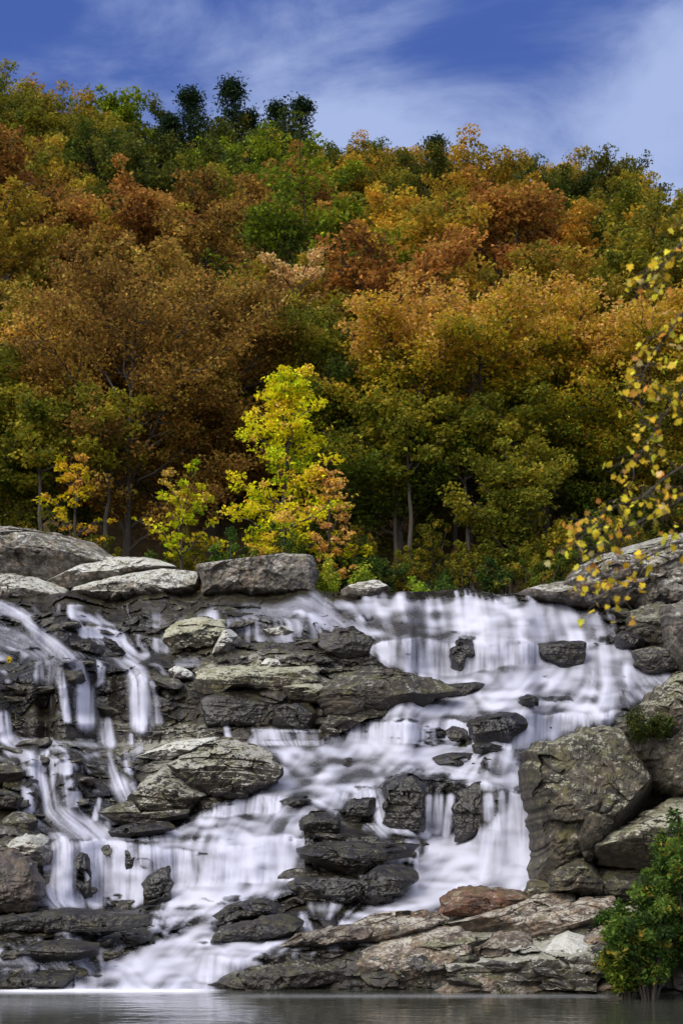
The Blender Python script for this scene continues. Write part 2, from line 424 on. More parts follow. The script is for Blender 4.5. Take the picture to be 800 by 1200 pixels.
for hx, hy, ha, hb, hs in [(97, 1028, 9, 26, .95), (128, 998, 11, 9, .85), (154, 1006, 8, 15, .8), (184, 1040, 17, 20, .75), (230, 983, 26, 6, .5), (440, 888, 30, 8, .45), (545, 893, 36, 11, .7), (425, 725, 30, 9, .4), (650, 805, 60, 6, .4), (670, 820, 50, 5, .4),
                         (610, 730, 24, 6, .4), (500, 722, 36, 6, .35), (470, 905, 25, 6, .4), (240, 1010, 10, 22, .35), (285, 1035, 12, 12, .4), (130, 1068, 50, 4, .4), (210, 1082, 40, 7, .5), (350, 935, 25, 5, .5), (160, 985, 40, 4, .45), (390, 905, 24, 5, .35), (560, 905, 30, 6, .4), (500, 745, 14, 10, .3), (690, 745, 24, 8, .35)]:
    foam *= 1 - hs * np.exp(-(np.abs((GX - hx) / ha) ** 2.6 + np.abs((GY - hy) / hb) ** 2.6))
# stones of the bed that break the surface
bl = fbm(np.stack([GX / 34, GY / 13, GX * 0 + 4.4], -1), 91, 4)
poke = sstep(.50, .72, bl) * sstep(715, 740, GY) * (1 - sstep(.45, .75, np.exp(-((GX - 570) / 80) ** 2 - ((GY - 1010) / 60) ** 2)))
poke *= 1 - np.exp(-((GX - 305) / 34) ** 2 - ((GY - 1006) / 24) ** 2)
foam *= 1 - .85 * poke
str_a = np.zeros_like(GX)
for s in STROKES:
    for (x0, y0, w0, a0), (x1, y1, w1, a1) in zip(s[:-1], s[1:]):
        xm0, xm1 = min(x0, x1) - 40, max(x0, x1) + 40; ym0, ym1 = min(y0, y1) - 40, max(y0, y1) + 40
        c0, c1 = np.searchsorted(gx, [xm0, xm1]); r0, r1 = np.searchsorted(gy, [ym0, ym1])
        if c1 <= c0 or r1 <= r0: continue
        sx = GX[r0:r1, c0:c1]; sy = GY[r0:r1, c0:c1]
        dx, dy = x1 - x0, y1 - y0; l2 = dx * dx + dy * dy + 1e-6
        t = np.clip(((sx - x0) * dx + (sy - y0) * dy) / l2, 0, 1)
        d = np.hypot(sx - x0 - t * dx, (sy - y0 - t * dy)); w = w0 + (w1 - w0) * t
        val = (a0 + (a1 - a0) * t) * (1 - sstep(.35, 1.45, d / w))
        str_a[r0:r1, c0:c1] = np.maximum(str_a[r0:r1, c0:c1], val)
        g = np.exp(-(d / (w + 10)) ** 2)
        fx[r0:r1, c0:c1] += g * dx / l2 ** .5; fy[r0:r1, c0:c1] += g * dy / l2 ** .5
# flow hints for the wide areas: (x, y, dx, dy)
HINTS = [(450, 715, .4, 1), (560, 715, .2, 1), (650, 725, .3, 1), (700, 750, .4, 1), (500, 770, 0, 1), (600, 770, 0, 1), (700, 790, -.2, 1), (740, 790, -.6, 1), (650, 800, -.9, .6), (580, 815, -.9, .5),
         (520, 840, -.7, .7), (680, 820, -.9, .5), (690, 855, -.1, 1), (620, 880, -.4, 1), (450, 855, -.1, 1), (420, 880, -.9, .5), (500, 885, -.9, .4), (380, 900, -.9, .5), (330, 870, -.2, 1),
         (400, 925, -.9, .6), (320, 930, -.8, .6), (260, 950, -.8, .6), (200, 985, -.6, .8), (250, 1010, 0, 1), (310, 1010, -.2, 1), (210, 1030, -.6, .7), (270, 1045, -.7, .6), (120, 1020, 0, 1),
         (200, 1075, -.5, .8), (230, 1060, -.9, .3), (180, 1110, -.7, .8), (150, 1140, -.6, .8), (230, 1120, -.9, .5), (320, 1110, -1, .25), (600, 970, -.2, 1), (570, 990, -.6, 1), (540, 1030, -.7, .7), (470, 1060, -1, .35), (620, 950, -.1, 1)]
for hx, hy, dx, dy in HINTS:
    g = np.exp(-(((GX - hx) / 46) ** 2 + ((GY - hy) / 30) ** 2)); l = math.hypot(dx, dy)
    fx += 1.2 * g * dx / l; fy += 1.2 * g * dy / l
fx *= 1 - .85 * Rm; fy = fy * (1 - Rm) + Rm * 2.0
fx = blur(fx, 2.5); fy = blur(fy, 2.5)
l = np.hypot(fx, fy) + 1e-6; fx /= l; fy /= l


def lic(src, L):
    H, W = src.shape; acc = np.zeros_like(src); wsum = 0
    II, JJ = np.meshgrid(np.arange(H, dtype=float), np.arange(W, dtype=float), indexing='ij')
    for sgn in (1, -1):
        i, j = II.copy(), JJ.copy()
        for t in range(L):
            ii = np.clip(np.round(i).astype(int), 0, H - 1); jj = np.clip(np.round(j).astype(int), 0, W - 1)
            w = 1 - t / L; acc += w * src[ii, jj]; wsum += w
            i += sgn * fy[ii, jj]; j += sgn * fx[ii, jj]
    return acc / wsum


rn = rng.standard_normal(GX.shape)
s1 = lic(blur(rn, .7), 24); s1 /= s1.std()
s2 = lic(blur(rng.standard_normal(GX.shape), 2.4), 30); s2 /= s2.std()
s3 = blur(rng.standard_normal(GX.shape), 5, 13); s3 /= s3.std()
s4 = lic(blur(rng.standard_normal(GX.shape), 1.1, 7.0), 7); s4 /= s4.std()
Rs = blur(Rm, 1.5)
streak = .55 * s1 + .6 * s2
calm = .75 * s4 + .5 * s3 + .12 * s2

# broken rock relief, blocky strata; smoother where much water runs
PB = bed_pts(YB)
wp = PB + .14 * np.stack([vn(PB * 1.1, 41), vn(PB * 1.1, 42), vn(PB * 1.1, 43)], -1)
f1, c1 = facet(wp * np.array([.42, .35, .95]), 51, 1.0, .35)
f2, c2 = facet(wp * np.array([1.1, .9, 2.3]), 61, 1.0, .3)
f3, c3 = facet(wp * np.array([2.6, 2.2, 5.0]), 71, 1.0, .3)
cover = np.clip(np.maximum(foam, str_a), 0, 1)
cover_b = blur(cover, 5)
rel = .52 * f1 + .30 * f2 + .08 * f3 + .05 * fbm(PB * 3.1, 81, 3) - .0
rel += .10 * (1 - sstep(0, .10, c1)) - .55 * blur(poke, 1, 1.5) * cover_b
fade = np.interp(GY, [694, 720], [.35, 1])
amp = (1 - .8 * sstep(.35, .8, cover_b)) * fade * (1 - .35 * R)
YR = YB + rel * amp
# keep rows monotone enough (no fold over) by working bottom -> top
YR = YR + 0
wet = np.clip(.74 + .5 * blur(cover, 14) * 2.2, 0, 1)
# dry, lichen grown areas
DRY = [(170, 872, 150, 40), (215, 735, 40, 14), (310, 785, 110, 24), (450, 800, 80, 24), (20, 1010, 40, 40), (600, 1110, 230, 60), (250, 910, 90, 30), (330, 1140, 80, 30)]
dry = np.zeros_like(GX)
for x, y, a, b in DRY: dry = np.maximum(dry, np.exp(-((GX - x) / a) ** 2 - ((GY - y) / b) ** 2))
wet = np.clip(wet - .55 * dry * (1 - cover_b), 0, 1)
lich = np.clip(.20 + .5 * dry - .5 * cover_b, 0, 1)


def grid_faces(H, W, keep=None):
    i = np.arange(H * W).reshape(H, W)
    f = np.stack([i[:-1, :-1], i[1:, :-1], i[1:, 1:], i[:-1, 1:]], -1)
    if keep is not None:
        kf = keep[:-1, :-1] | keep[1:, :-1] | keep[1:, 1:] | keep[:-1, 1:]
        return f[kf]
    return f.reshape(-1, 4)


Hh, Ww = GX.shape
V = bed_pts(YR)
tag(mesh_obj('rock_bed', V.reshape(-1, 3), grid_faces(Hh, Ww), M['rock'], smooth=False,
             attrs={'wet': wet.ravel(), 'lichen': lich.ravel()}), kind='structure')

# the water: a sheet that drapes over the bed
YS = np.minimum(blur(YR, 3.2, 3.2), blur(YR, 1.2, 1.2) + .05)
lump = blur(rng.standard_normal(GX.shape), 4, 7); lump /= lump.std()
YWt = YS - .14 - .10 * blur(cover, 3) - .02 * s2 + .05 * lump
edge = foam * 1.12 - .10 + .20 * s2 * (foam > .03) * (1 - sstep(.7, .98, foam))
tt = (fr_ - .18) % 1.0
saw = np.where(tt < .06, tt / .06, 1 - .78 * sstep(.30, .95, tt)); saw = blur(saw, 1.0, 1.6)
tex_r = .86 + .25 * streak + .08 * s3
tex_t = .16 + .50 * saw + .25 * calm + .05 * streak
tex = tex_t + (tex_r * (.80 + .2 * saw) - tex_t) * sstep(.3, .8, Rs)
# foot of the big chutes is all foam
FOAMY = [(560, 1010, 90, 45), (500, 1055, 70, 16), (200, 1135, 95, 25), (330, 1100, 90, 10), (250, 1050, 110, 14), (90, 1058, 60, 8), (480, 790, 60, 14), (620, 800, 90, 18), (460, 885, 90, 16), (700, 790, 50, 20), (620, 880, 40, 20), (300, 1010, 60, 30), (600, 730, 90, 14)]
fm = np.zeros_like(GX)
for x, y, aa, bb in FOAMY: fm = np.maximum(fm, np.exp(-((GX - x) / aa) ** 2 - ((GY - y) / bb) ** 2))
tex = tex + (.95 + .10 * calm - tex) * .75 * fm
al_area = np.clip(np.clip(edge, 0, 1) ** .8 * np.clip(tex, .10, 1.05), 0, 1)
al_area = np.where(foam < .5, al_area * sstep(.30, .85, tex + .12 * streak) * 1.25, al_area)
al_str = str_a * np.clip(.84 + .30 * streak, .12, 1.2)
alpha = np.clip(np.maximum(al_area, al_str), 0, 1)
alpha = np.clip(.5 * sstep(0, 1, alpha) + .5 * alpha, 0, 1) * .985
# film of water trickling over the wet ledges
film = np.clip(.5 * (streak - 1.25), 0, .55) * sstep(.75, 1, wet) * (1 - dry) * (GY > 706)
alpha = np.maximum(alpha, film * .8)
idx = alpha > .012
fcs = grid_faces(Hh, Ww, idx)
used = np.unique(fcs); remap = -np.ones(Hh * Ww, np.int64); remap[used] = np.arange(len(used))
tag(mesh_obj('water_cascade', bed_pts(YWt).reshape(-1, 3)[used], remap[fcs], M['fall'], smooth=True,
             attrs={'foam': alpha.ravel()[used]}), kind='structure')


def bedY(px, py):
    j = int(np.clip(round((px - gx[0]) / ST), 0, Ww - 1)); i = int(np.clip(round((py - gy[0]) / ST), 0, Hh - 1))
    return float(YB[i, j])


# ------------------------------------------------------------------ pool and terrain
px_ = np.linspace(-130, 130, 521); py_ = np.concatenate([np.linspace(-60, 24, 43), np.linspace(24.4, 44, 150)])
QX, QY = np.meshgrid(px_, py_)
qpx = PX(QX, np.maximum(QY, 1)); 
fo = 1.2 * np.exp(-((QY - 40.4) / 1.0) ** 2) * sstep(-60, 20, qpx) * (1 - sstep(225, 270, qpx))
fo = np.maximum(fo, .55 * np.exp(-((QY - 40.3) / .5) ** 2) * (qpx < 260))
fo = np.maximum(fo, .14 * np.exp(-((QY - 38.6) / .5) ** 2) * (qpx < 720) * sstep(200, 300, qpx))
fo = np.maximum(fo, .12 * np.exp(-((QY - 37.0) / 2.2) ** 2) * (qpx < 300))
tag(mesh_obj('pool_water', np.stack([QX, QY, QX * 0], -1).reshape(-1, 3), grid_faces(*QX.shape), M['pool'], smooth=True,
             attrs={'foam': fo.ravel()}), kind='structure')

RIDGE_PX = [-400, 0, 100, 200, 300, 420, 520, 640, 720, 800, 1100]
RIDGE_PY = [60, 92, 135, 165, 180, 190, 196, 204, 212, 250, 330]


def terrain_z(x, Y):
    x = np.asarray(x, float); Y = np.asarray(Y, float)
    px = PX(x, np.maximum(Y, 60))
    rz = np.interp(PX(x, 170.0), RIDGE_PX, [(YH - p) / F * 170 + CH - 12.5 for p in RIDGE_PY])
    plat = 14.3 + .2 * (Y - 67)
    t = np.clip((Y - 80) / 90, 0, 1.25)
    hill = plat + (rz - plat) * np.minimum(t ** 1.05, 1) - np.maximum(Y - 172, 0) * .25
    hill = np.where(Y < 80, plat, hill) + 1.2 * vn(np.stack([x / 9, Y / 9, x * 0], -1), 5) * np.clip((Y - 78) / 12, 0, 1)
    slope = np.interp(Y, [38, 41, 50, 62, 67], [-1.4, -1.4, -.5, 5.5, 11.8])
    side = np.clip((np.abs(x) - np.interp(Y, [40, 66], [11.5, 19])) / 8, 0, 1)
    slope = slope + 5 * side * np.clip((Y - 36) / 6, 0, 1) * np.clip((70 - Y) / 8, 0, 1)
    z = np.where(Y < 66, slope, np.where(Y < 69, 11.8 + (Y - 66) / 3 * (plat - 11.8), hill))
    z = np.where((Y < 66), np.minimum(z, 16), z)
    near = (Y < 38)
    bank = np.clip((np.abs(x) - 7.0 - .16 * np.maximum(Y, 0)) / 2.0, 0, 1) * (np.abs(x) > 7) * 2.2
    bank = np.maximum(bank, 2.0 * np.clip((x - 5.3) / 1.2, 0, 1) * np.clip((24 - Y) / 4, 0, 1) * np.clip((Y - 4) / 4, 0, 1))
    z = np.where(near, -1.4 + bank, z)
    return z


tx = np.linspace(-130, 130, 261); ty = np.concatenate([np.linspace(-60, 34, 70), np.linspace(35, 90, 111), np.linspace(91, 300, 120)])
TX, TY = np.meshgrid(tx, ty)
tag(mesh_obj('hillside_ground', np.stack([TX, TY, terrain_z(TX, TY)], -1).reshape(-1, 3), grid_faces(*TX.shape), M['floor'], smooth=True), kind='structure')

# ------------------------------------------------------------------ rocks with a shape of their own
def resample(poly, n):
    P = np.array(poly, float); Q = np.vstack([P, P[:1]]); d = np.r_[0, np.cumsum(np.hypot(*np.diff(Q, axis=0).T))]
    t = np.linspace(0, d[-1], n, endpoint=False)
    return np.stack([np.interp(t, d, Q[:, 0]), np.interp(t, d, Q[:, 1])], -1)


def make_rock(poly, Yc, T, mat, seed, wet=.0, lichen=.5, top=.35, toprec=None, fs=1.0, fa=.3, tilt=0.0, name='boulder', n=None, box=5.2, cuts=8, bed=.06, layer=1.0):
    """closed rock: outline in the view plane at distance Yc, T deep, flat-ish broken front, top leaning back"""
    P0 = np.array(poly, float); size = np.ptp(P0, axis=0)
    if n is None: n = int(np.clip(2.2 * (size.sum()), 90, 460))
    O = resample(poly, n)
    c = P0.mean(0); c = np.array([(P0[:, 0].min() + P0[:, 0].max()) / 2 * .5 + c[0] * .5, (P0[:, 1].min() + P0[:, 1].max()) / 2 * .5 + c[1] * .5])
    # soften corners a little and roughen the outline
    O = (np.roll(O, 1, 0) + 6 * O + np.roll(O, -1, 0)) / 8
    dirn = O - c; ln = np.hypot(*dirn.T)[:, None]
    rgh = fbm(np.stack([O[:, 0] / 9, O[:, 1] / 9, np.full(n, seed * 3.7)], -1), seed, 3) * min(3.4, size.min() * .07)
    O = O + dirn / ln * rgh[:, None]
    nr = max(16, n // 4); nb = max(7, n // 14)
    rf = np.sin(np.linspace(0, 1, nr) * math.pi / 2) ** .9
    rings = []
    topy = O[:, 1].min(); hpx = size[1]
    px2m = Yc / F
    rec = T * 1.1 if toprec is None else toprec
    for side, rr in ((1, rf), (-1, rf[::-1][1:][:: max(1, nr // nb)])):
        for r in rr:
            p = c + (O - c) * r
            prof = (1 - r ** box) ** (1 / 2.2)
            if side > 0:
                Y = Yc - T * prof
                # top leaning back
                up = np.clip((topy + top * hpx - p[:, 1]) / max(1e-3, top * hpx), 0, 1)
                Y = Y + np.minimum(rec * up ** 1.2, T * prof + T * .4)
                Y = Y + tilt * (p[:, 0] - c[0]) * px2m * (1 - r ** 6)
            else:
                Y = np.full(n, Yc) + T * .75 * (1 - r ** 3) + .4 * T
                if r >= .999: continue
            rings.append(np.stack([p[:, 0], p[:, 1], Y], -1))
    Q = np.stack(rings)                         # (k,n,3) px,py,Y
    W = np.stack([X_(Q[..., 0], Yc), Q[..., 2], Z_(Q[..., 1], Yc)], -1)
    fr = np.r_[1 - rf ** 8, np.ones(len(rings) - nr) * .3]
    wv = W + .10 / fs * np.stack([vn(W * 1.3 * fs + seed, 141), vn(W * 1.3 * fs, 142 + seed), vn(W * 1.3 * fs, 143)], -1)
    a1, e1 = facet(wv * fs * np.array([.75, .6, 1.1]) + seed * 1.7, 151 + seed, 1.0, .3)
    a2, e2 = facet(wv * fs * np.array([1.9, 1.6, 3.0]) + seed, 161 + seed, 1.0, .3)
    disp = fa * (1.0 * a1 / fs + .34 * a2 / fs + .10 * fbm(W * 5 * fs, 171 + seed, 3)) + .04 * fa * (1 - sstep(0, .07, e1))
    W[..., 1] += disp * fr[:, None]
    W[..., 2] += .25 * fa * vn(W * 2.2 * fs, 181 + seed) * fr[:, None] * (1 - .0)
    # flat broken faces: planes cut off the swollen parts
    rgp = np.random.default_rng(7000 + seed)
    ctr = np.array([X_(c[0], Yc), Yc, Z_(c[1], Yc)]); ext = np.array([size[0] * px2m * .5, T, size[1] * px2m * .5])
    U = (W - ctr) / ext
    for q in range(cuts):
        a = rgp.uniform(-1.3, 1.3); e = rgp.uniform(-.9, 1.1) if q % 3 else rgp.uniform(.5, 1.2)
        nn = np.array([math.sin(a) * math.cos(e), -math.cos(a) * math.cos(e), math.sin(e)])
        d = (U @ nn); lim = d.max() * (rgp.uniform(.70, .88) if size.min() < 120 else rgp.uniform(.80, .93))
        U = U - np.maximum(d - lim, 0)[..., None] * .93 * nn
    W = U * ext + ctr
    # bedding: thin layers weather back by different amounts
    bd = (W[..., 2] + bed * W[..., 0]) * 4.2 / max(.6, min(1.4, T)) + .5 * vn(W * .9, 33)
    lay = np.floor(bd); fb = bd - lay
    l0 = _h(lay.astype(np.int64), lay.astype(np.int64) * 0 + seed, lay.astype(np.int64) * 0, 3); l1 = _h(lay.astype(np.int64) + 1, lay.astype(np.int64) * 0 + seed, lay.astype(np.int64) * 0, 3)
    W[..., 1] += (.16 * (l0 + (l1 - l0) * sstep(.78, 1, fb)) - .08) * fr[:, None] * min(1, T) * layer
    W[..., 1] += .05 * fbm(W * 5.5, 191 + seed, 4, .6) * fr[:, None]
    kk = len(rings)
    i = np.arange(kk * n).reshape(kk, n)
    f = np.stack([i[:-1], np.roll(i[:-1], -1, 1), np.roll(i[1:], -1, 1), i[1:]], -1).reshape(-1, 4)
    Vv = W.reshape(-1, 3)
    base = np.array([X_(c[0], Yc), Yc, Vv[:, 2].min()])
    attrs = {'wet': np.full(len(Vv), wet), 'lichen': np.full(len(Vv), lichen)}
    return mesh_obj(name, Vv, f, mat, smooth=True, attrs=attrs, loc=base)


ROCKN = [0]


def rock(poly, label, mat='rock', T=1.0, wet=.0, lichen=.5, at=None, Y=None, cat='rock', name='rock', group=None, **kw):
    ROCKN[0] += 1
    P = np.array(poly, float)
    if Y is None:
        T = T * .72
        if at is None:
            b = P[:, 1].max(); at = (P[:, 0].mean(), b - 1)
        Y = bedY(*at) + .35 * T
    o = make_rock(poly, Y, T, M[mat], ROCKN[0], wet=wet, lichen=lichen, name=name, **kw)
    tag(o, label, cat, group)
    return o


exec_rocks = True
# --- along the crest
rock([(-70, 606), (0, 611), (30, 615), (60, 625), (108, 632), (126, 646), (150, 666), (140, 690), (60, 690), (0, 702), (-70, 704)], 'layered grey rock outcrop at the far left edge above the falls', 'pale', 2.6, .15, .45, Y=70.5, cat='outcrop', name='rock_outcrop', fs=1.0, fa=.6, top=.4, cuts=7, layer=1.8)
rock([(52, 676), (100, 652), (150, 646), (192, 649), (206, 661), (160, 673), (100, 690), (60, 692)], 'pale lichen-covered slab sloping towards the square block at the crest', 'pale', 1.6, 0, .72, Y=68.7, top=.8, toprec=2.2)
rock([(66, 706), (92, 690), (150, 672), (205, 661), (236, 664), (235, 688), (215, 700), (120, 708)], 'long grey slab with mossy top, directly left of the square block', 'pale', 1.5, .05, .6, Y=67.6, top=.5, toprec=1.6)
rock([(-70, 674), (10, 668), (45, 675), (78, 690), (76, 708), (-70, 711)], 'low pale rock under the layered outcrop at the left edge', 'pale', 1.5, .05, .6, Y=67.8, top=.6, toprec=1.6)
rock([(233, 664), (255, 657), (300, 656), (350, 650), (368, 653), (373, 672), (369, 697), (300, 701), (240, 699)], 'large square grey block standing on the crest beside bright bushes', 'pale', 1.5, .1, .5, Y=67.2, cat='boulder', name='boulder', top=.16, toprec=.6, fa=.3, fs=1.1, box=9, cuts=2, layer=.4)
rock([(398, 692), (418, 682), (442, 678), (457, 689), (452, 701), (400, 703)], 'small pale mossy boulder between bushes at the crest of the falls', 'pale', .7, 0, .6, Y=66.9, cat='boulder', name='boulder')
rock([(655, 712), (652, 690), (672, 668), (692, 654), (720, 640), (760, 625), (800, 617), (880, 608), (880, 745), (800, 742), (760, 728), (730, 718)], 'big rounded grey outcrop on the right crest behind yellow leaves', 'pale', 2.8, .1, .5, Y=64.8, cat='outcrop', name='rock_outcrop', fs=1.0, fa=.6, top=.5, tilt=-.25, cuts=6, layer=1.8, bed=-.3)
rock([(601, 697), (640, 683), (690, 673), (716, 680), (716, 700), (690, 714), (640, 707)], 'low flat grey slab left of the rounded outcrop on the right crest', 'pale', 1.6, .15, .5, Y=64.6, top=.6, toprec=1.6)
rock([(735, 716), (760, 704), (788, 706), (796, 730), (790, 762), (765, 768), (742, 752)], 'lichen-grown rock under the rounded right outcrop above dark ledges', 'cliff', 1.1, .35, .5, Y=61.0)
rock([(718, 746), (735, 737), (752, 740), (756, 758), (735, 762), (719, 757)], 'small flat-topped black rock at the right edge of the white water', 'rock', .8, .85, .35, at=(735, 765))
rock([(776, 708), (800, 700), (880, 690), (880, 812), (800, 800), (782, 770)], 'tall banded grey rock at the right edge below the outcrop', 'pale', 1.4, .35, .45, Y=58.2, cat='boulder', name='boulder', fa=.4)
rock([(738, 762), (765, 754), (792, 764), (794, 788), (766, 792), (744, 780)], 'dark jagged rock in the right bank beside the upper white water', 'rock', 1.0, .6, .5, at=(768, 795))
# --- right cliff
rock([(614, 882), (622, 874), (650, 868), (682, 853), (702, 848), (726, 851), (752, 852), (768, 890), (762, 935), (735, 965), (700, 1000), (672, 1040), (640, 1050), (618, 1042), (626, 1000), (620, 955), (613, 915)], 'huge mossy lichen-spotted boulder with cracked face right of the white water', 'cliff', 2.4, .1, .5, Y=45.4, cat='boulder', name='boulder', fs=.9, fa=.55, top=.14, toprec=1.2, tilt=.12, cuts=9, layer=.3, bed=.5)
rock([(726, 852), (742, 836), (760, 815), (795, 788), (880, 765), (880, 945), (800, 940), (768, 935), (748, 905)], 'tall brown rock rising at the right edge behind the small shrub', 'cliff', 2.0, .05, .55, Y=45.2, cat='boulder', name='boulder', fs=.95, fa=.55, top=.4, tilt=-.2, cuts=7, layer=.3, bed=.5)
rock([(640, 880), (690, 860), (760, 840), (880, 800), (880, 1064), (640, 1060)], 'shadowed brown rock wall in the gaps behind the huge mossy boulder', 'cliff', 1.2, .3, .35, Y=47.2, fa=.5, cuts=0)
rock([(690, 992), (715, 975), (742, 962), (800, 930), (880, 922), (880, 1015), (800, 1022), (735, 1018), (700, 1014)], 'overhanging grey-brown block wedged under the tall rock on the right', 'cliff', 1.5, .05, .55, Y=43.6, cat='boulder', name='boulder', top=.35, toprec=1.0)
rock([(640, 1046), (648, 1015), (668, 1000), (694, 1004), (705, 1030), (700, 1050)], 'squarish brown block at the foot of the huge mossy boulder', 'cliff', .9, .05, .45, Y=43.6)
rock([(694, 1050), (700, 1018), (740, 1016), (800, 1020), (880, 1016), (880, 1062), (760, 1062)], 'shadowed low rock beneath the overhanging block on the right', 'cliff', .8, .15, .4, Y=43.9)
rock([(612, 1046), (622, 1030), (640, 1032), (650, 1046), (640, 1056), (615, 1054)], 'small knobbly rock at the bottom left foot of the huge mossy boulder', 'cliff', .5, .2, .45, Y=43.8)
# --- lower right bank
rock([(515, 1054), (530, 1042), (560, 1039), (622, 1043), (624, 1060), (560, 1074), (514, 1074)], 'rust-red block with flat top at the edge of the lower white water', 'red', .9, .25, .35, Y=43.9, top=.25)
rock([(396, 1092), (440, 1070), (500, 1067), (532, 1075), (505, 1090), (450, 1102), (398, 1106)], 'flat tan slab just below the lower white water at right', 'pink', .8, .1, .5, at=(450, 1106), top=.7, toprec=1.2, bed=-.35, cuts=6)
rock([(402, 1150), (420, 1116), (460, 1096), (500, 1085), (540, 1087), (562, 1100), (545, 1130), (520, 1156), (470, 1164), (400, 1166)], 'largest pink rock face on the lower right shore of the pool', 'pink', 1.3, .02, .5, Y=41.4, fs=1.0, fa=.36, top=.45, toprec=1.2, bed=-.35, cuts=6)
rock([(528, 1082), (600, 1062), (640, 1046), (700, 1042), (655, 1075), (600, 1090), (545, 1096)], 'long pinkish slab slanting up towards the huge mossy boulder', 'pink', .9, .05, .5, Y=42.8, top=.7, toprec=1.2, bed=-.35, cuts=6)
rock([(598, 1084), (660, 1056), (722, 1050), (730, 1068), (690, 1085), (640, 1096), (610, 1102)], 'pink slab with curved cracks below the huge mossy boulder', 'pink', .9, .02, .5, Y=42.2, top=.65, toprec=1.1, bed=-.35, cuts=6)
rock([(538, 1116), (580, 1094), (622, 1088), (622, 1110), (585, 1132), (545, 1138)], 'dark sided tan slab right of the largest pink rock face', 'pink', .9, .3, .45, Y=41.4, top=.35, bed=-.35, cuts=6)
rock([(637, 1106), (645, 1092), (670, 1087), (695, 1099), (703, 1120), (692, 1147), (660, 1153), (636, 1143)], 'rounded white lichen-crusted boulder on the shore near the green bush', 'pale', .9, 0, .95, Y=40.9, cat='boulder', name='boulder', top=.35)
rock([(608, 1154), (622, 1120), (638, 1106), (648, 1128), (644, 1152)], 'small pale crusted rock leaning on the white lichen boulder', 'pale', .6, 0, .85, Y=40.8)
rock([(678, 1102), (705, 1086), (740, 1080), (800, 1070), (800, 1140), (735, 1140), (702, 1134)], 'grey-pink rock partly hidden behind the green bush', 'pink', .9, .05, .45, Y=41.2, bed=-.35, cuts=6)
rock([(500, 1166), (528, 1148), (560, 1134), (602, 1129), (628, 1146), (590, 1160), (560, 1167)], 'low wedge of brown rock touching the pool below the tan slab', 'pink', .7, .25, .45, Y=40.4, top=.6, toprec=.9, bed=-.35, cuts=6)
rock([(566, 1165), (600, 1152), (632, 1150), (638, 1166), (600, 1168)], 'thin flat dark rock lying at the waterline left of the lichen boulder', 'pink', .5, .5, .4, Y=40.0, top=.6, bed=-.35, cuts=6)
rock([(634, 1160), (665, 1152), (700, 1158), (692, 1167), (640, 1168)], 'flat grey stone at the waterline under the white lichen boulder', 'pale', .4, .4, .45, Y=39.9)
rock([(690, 1163), (704, 1149), (722, 1150), (740, 1165), (700, 1168)], 'pale pink stone at the waterline touching the green bush', 'pink', .4, .1, .4, Y=39.8, bed=-.35, cuts=6)
rock([(228, 1160), (258, 1146), (290, 1130), (320, 1115), (352, 1118), (382, 1110), (412, 1120), (424, 1146), (408, 1163), (300, 1168)], 'big dark cracked rock between the lowest white water and the pink shore', 'rock', 1.3, .55, .4, Y=41.4, fs=1.1, fa=.4, top=.5, toprec=1.2)
rock([(326, 1110), (345, 1095), (400, 1084), (446, 1081), (432, 1099), (380, 1110)], 'low brown slab along the lower white water left of the tan slab', 'pink', .7, .45, .45, at=(385, 1112), top=.6, bed=-.35, cuts=6)
rock([(480, 1110), (510, 1100), (545, 1098), (575, 1100), (560, 1112), (510, 1120)], 'mossy ridge of rock on top of the largest pink face', 'cliff', .5, .05, .55, Y=41.0, top=.5)
rock([(700, 1075), (730, 1062), (800, 1058), (860, 1060), (860, 1085), (760, 1090), (712, 1092)], 'thin pink slab behind the green bush at right', 'pink', .7, .02, .5, Y=42.2, top=.6, bed=-.35, cuts=6)
# --- dark rocks standing in the white water
W = 'dark wet '
rock([(527, 764), (535, 750), (552, 747), (563, 758), (558, 772), (545, 776), (540, 790), (528, 786)], W + 'rock splitting the upper white water near the middle', 'rock', .8, .95, .2, at=(545, 786))
rock([(631, 754), (650, 751), (684, 750), (686, 766), (680, 784), (655, 783), (633, 772)], W + 'square block standing alone in the upper white water', 'rock', .9, .85, .25, at=(655, 784), top=.15, toprec=.5, fa=.2, box=9, cat='boulder', name='boulder')
rock([(547, 850), (560, 838), (585, 834), (616, 836), (620, 850), (596, 872), (566, 876), (548, 864)], W + 'rounded boulder in mid stream above a spilling ledge', 'rock', 1.1, .9, .25, at=(580, 874), cat='boulder', name='boulder')
rock([(607, 818), (618, 812), (632, 817), (631, 828), (612, 830)], W + 'little round stone showing through the white water in mid stream', 'rock', .45, .95, .15, at=(620, 831))
rock([(449, 925), (468, 905), (492, 907), (500, 922), (499, 945), (500, 974), (460, 980), (449, 960)], W + 'upright rock at the head of the three thin spouts', 'rock', .55, .9, .25, at=(478, 975))
rock([(535, 930), (556, 915), (582, 914), (607, 932), (604, 955), (573, 966), (550, 985), (533, 988), (530, 955)], W + 'broad rock that three thin spouts pour over', 'rock', .45, .9, .25, at=(560, 978))
rock([(350, 962), (365, 950), (388, 952), (399, 963), (396, 977), (352, 977)], W + 'hump of rock left of the small single spout', 'rock', .7, .9, .2, at=(375, 978))
rock([(346, 994), (380, 985), (430, 986), (492, 990), (482, 1005), (440, 1010), (421, 1029), (385, 1021), (350, 1006)], W + 'long wedge of rock with a shining slanted edge in the centre', 'rock', 1.1, .85, .25, at=(420, 1028), top=.45, toprec=1.1)
rock([(345, 1028), (380, 1028), (420, 1030), (445, 1014), (482, 1010), (490, 1028), (472, 1050), (400, 1061), (348, 1054)], W + 'undercut ledge below the long wedge in the centre', 'rock', 1.0, .85, .25, at=(420, 1060))
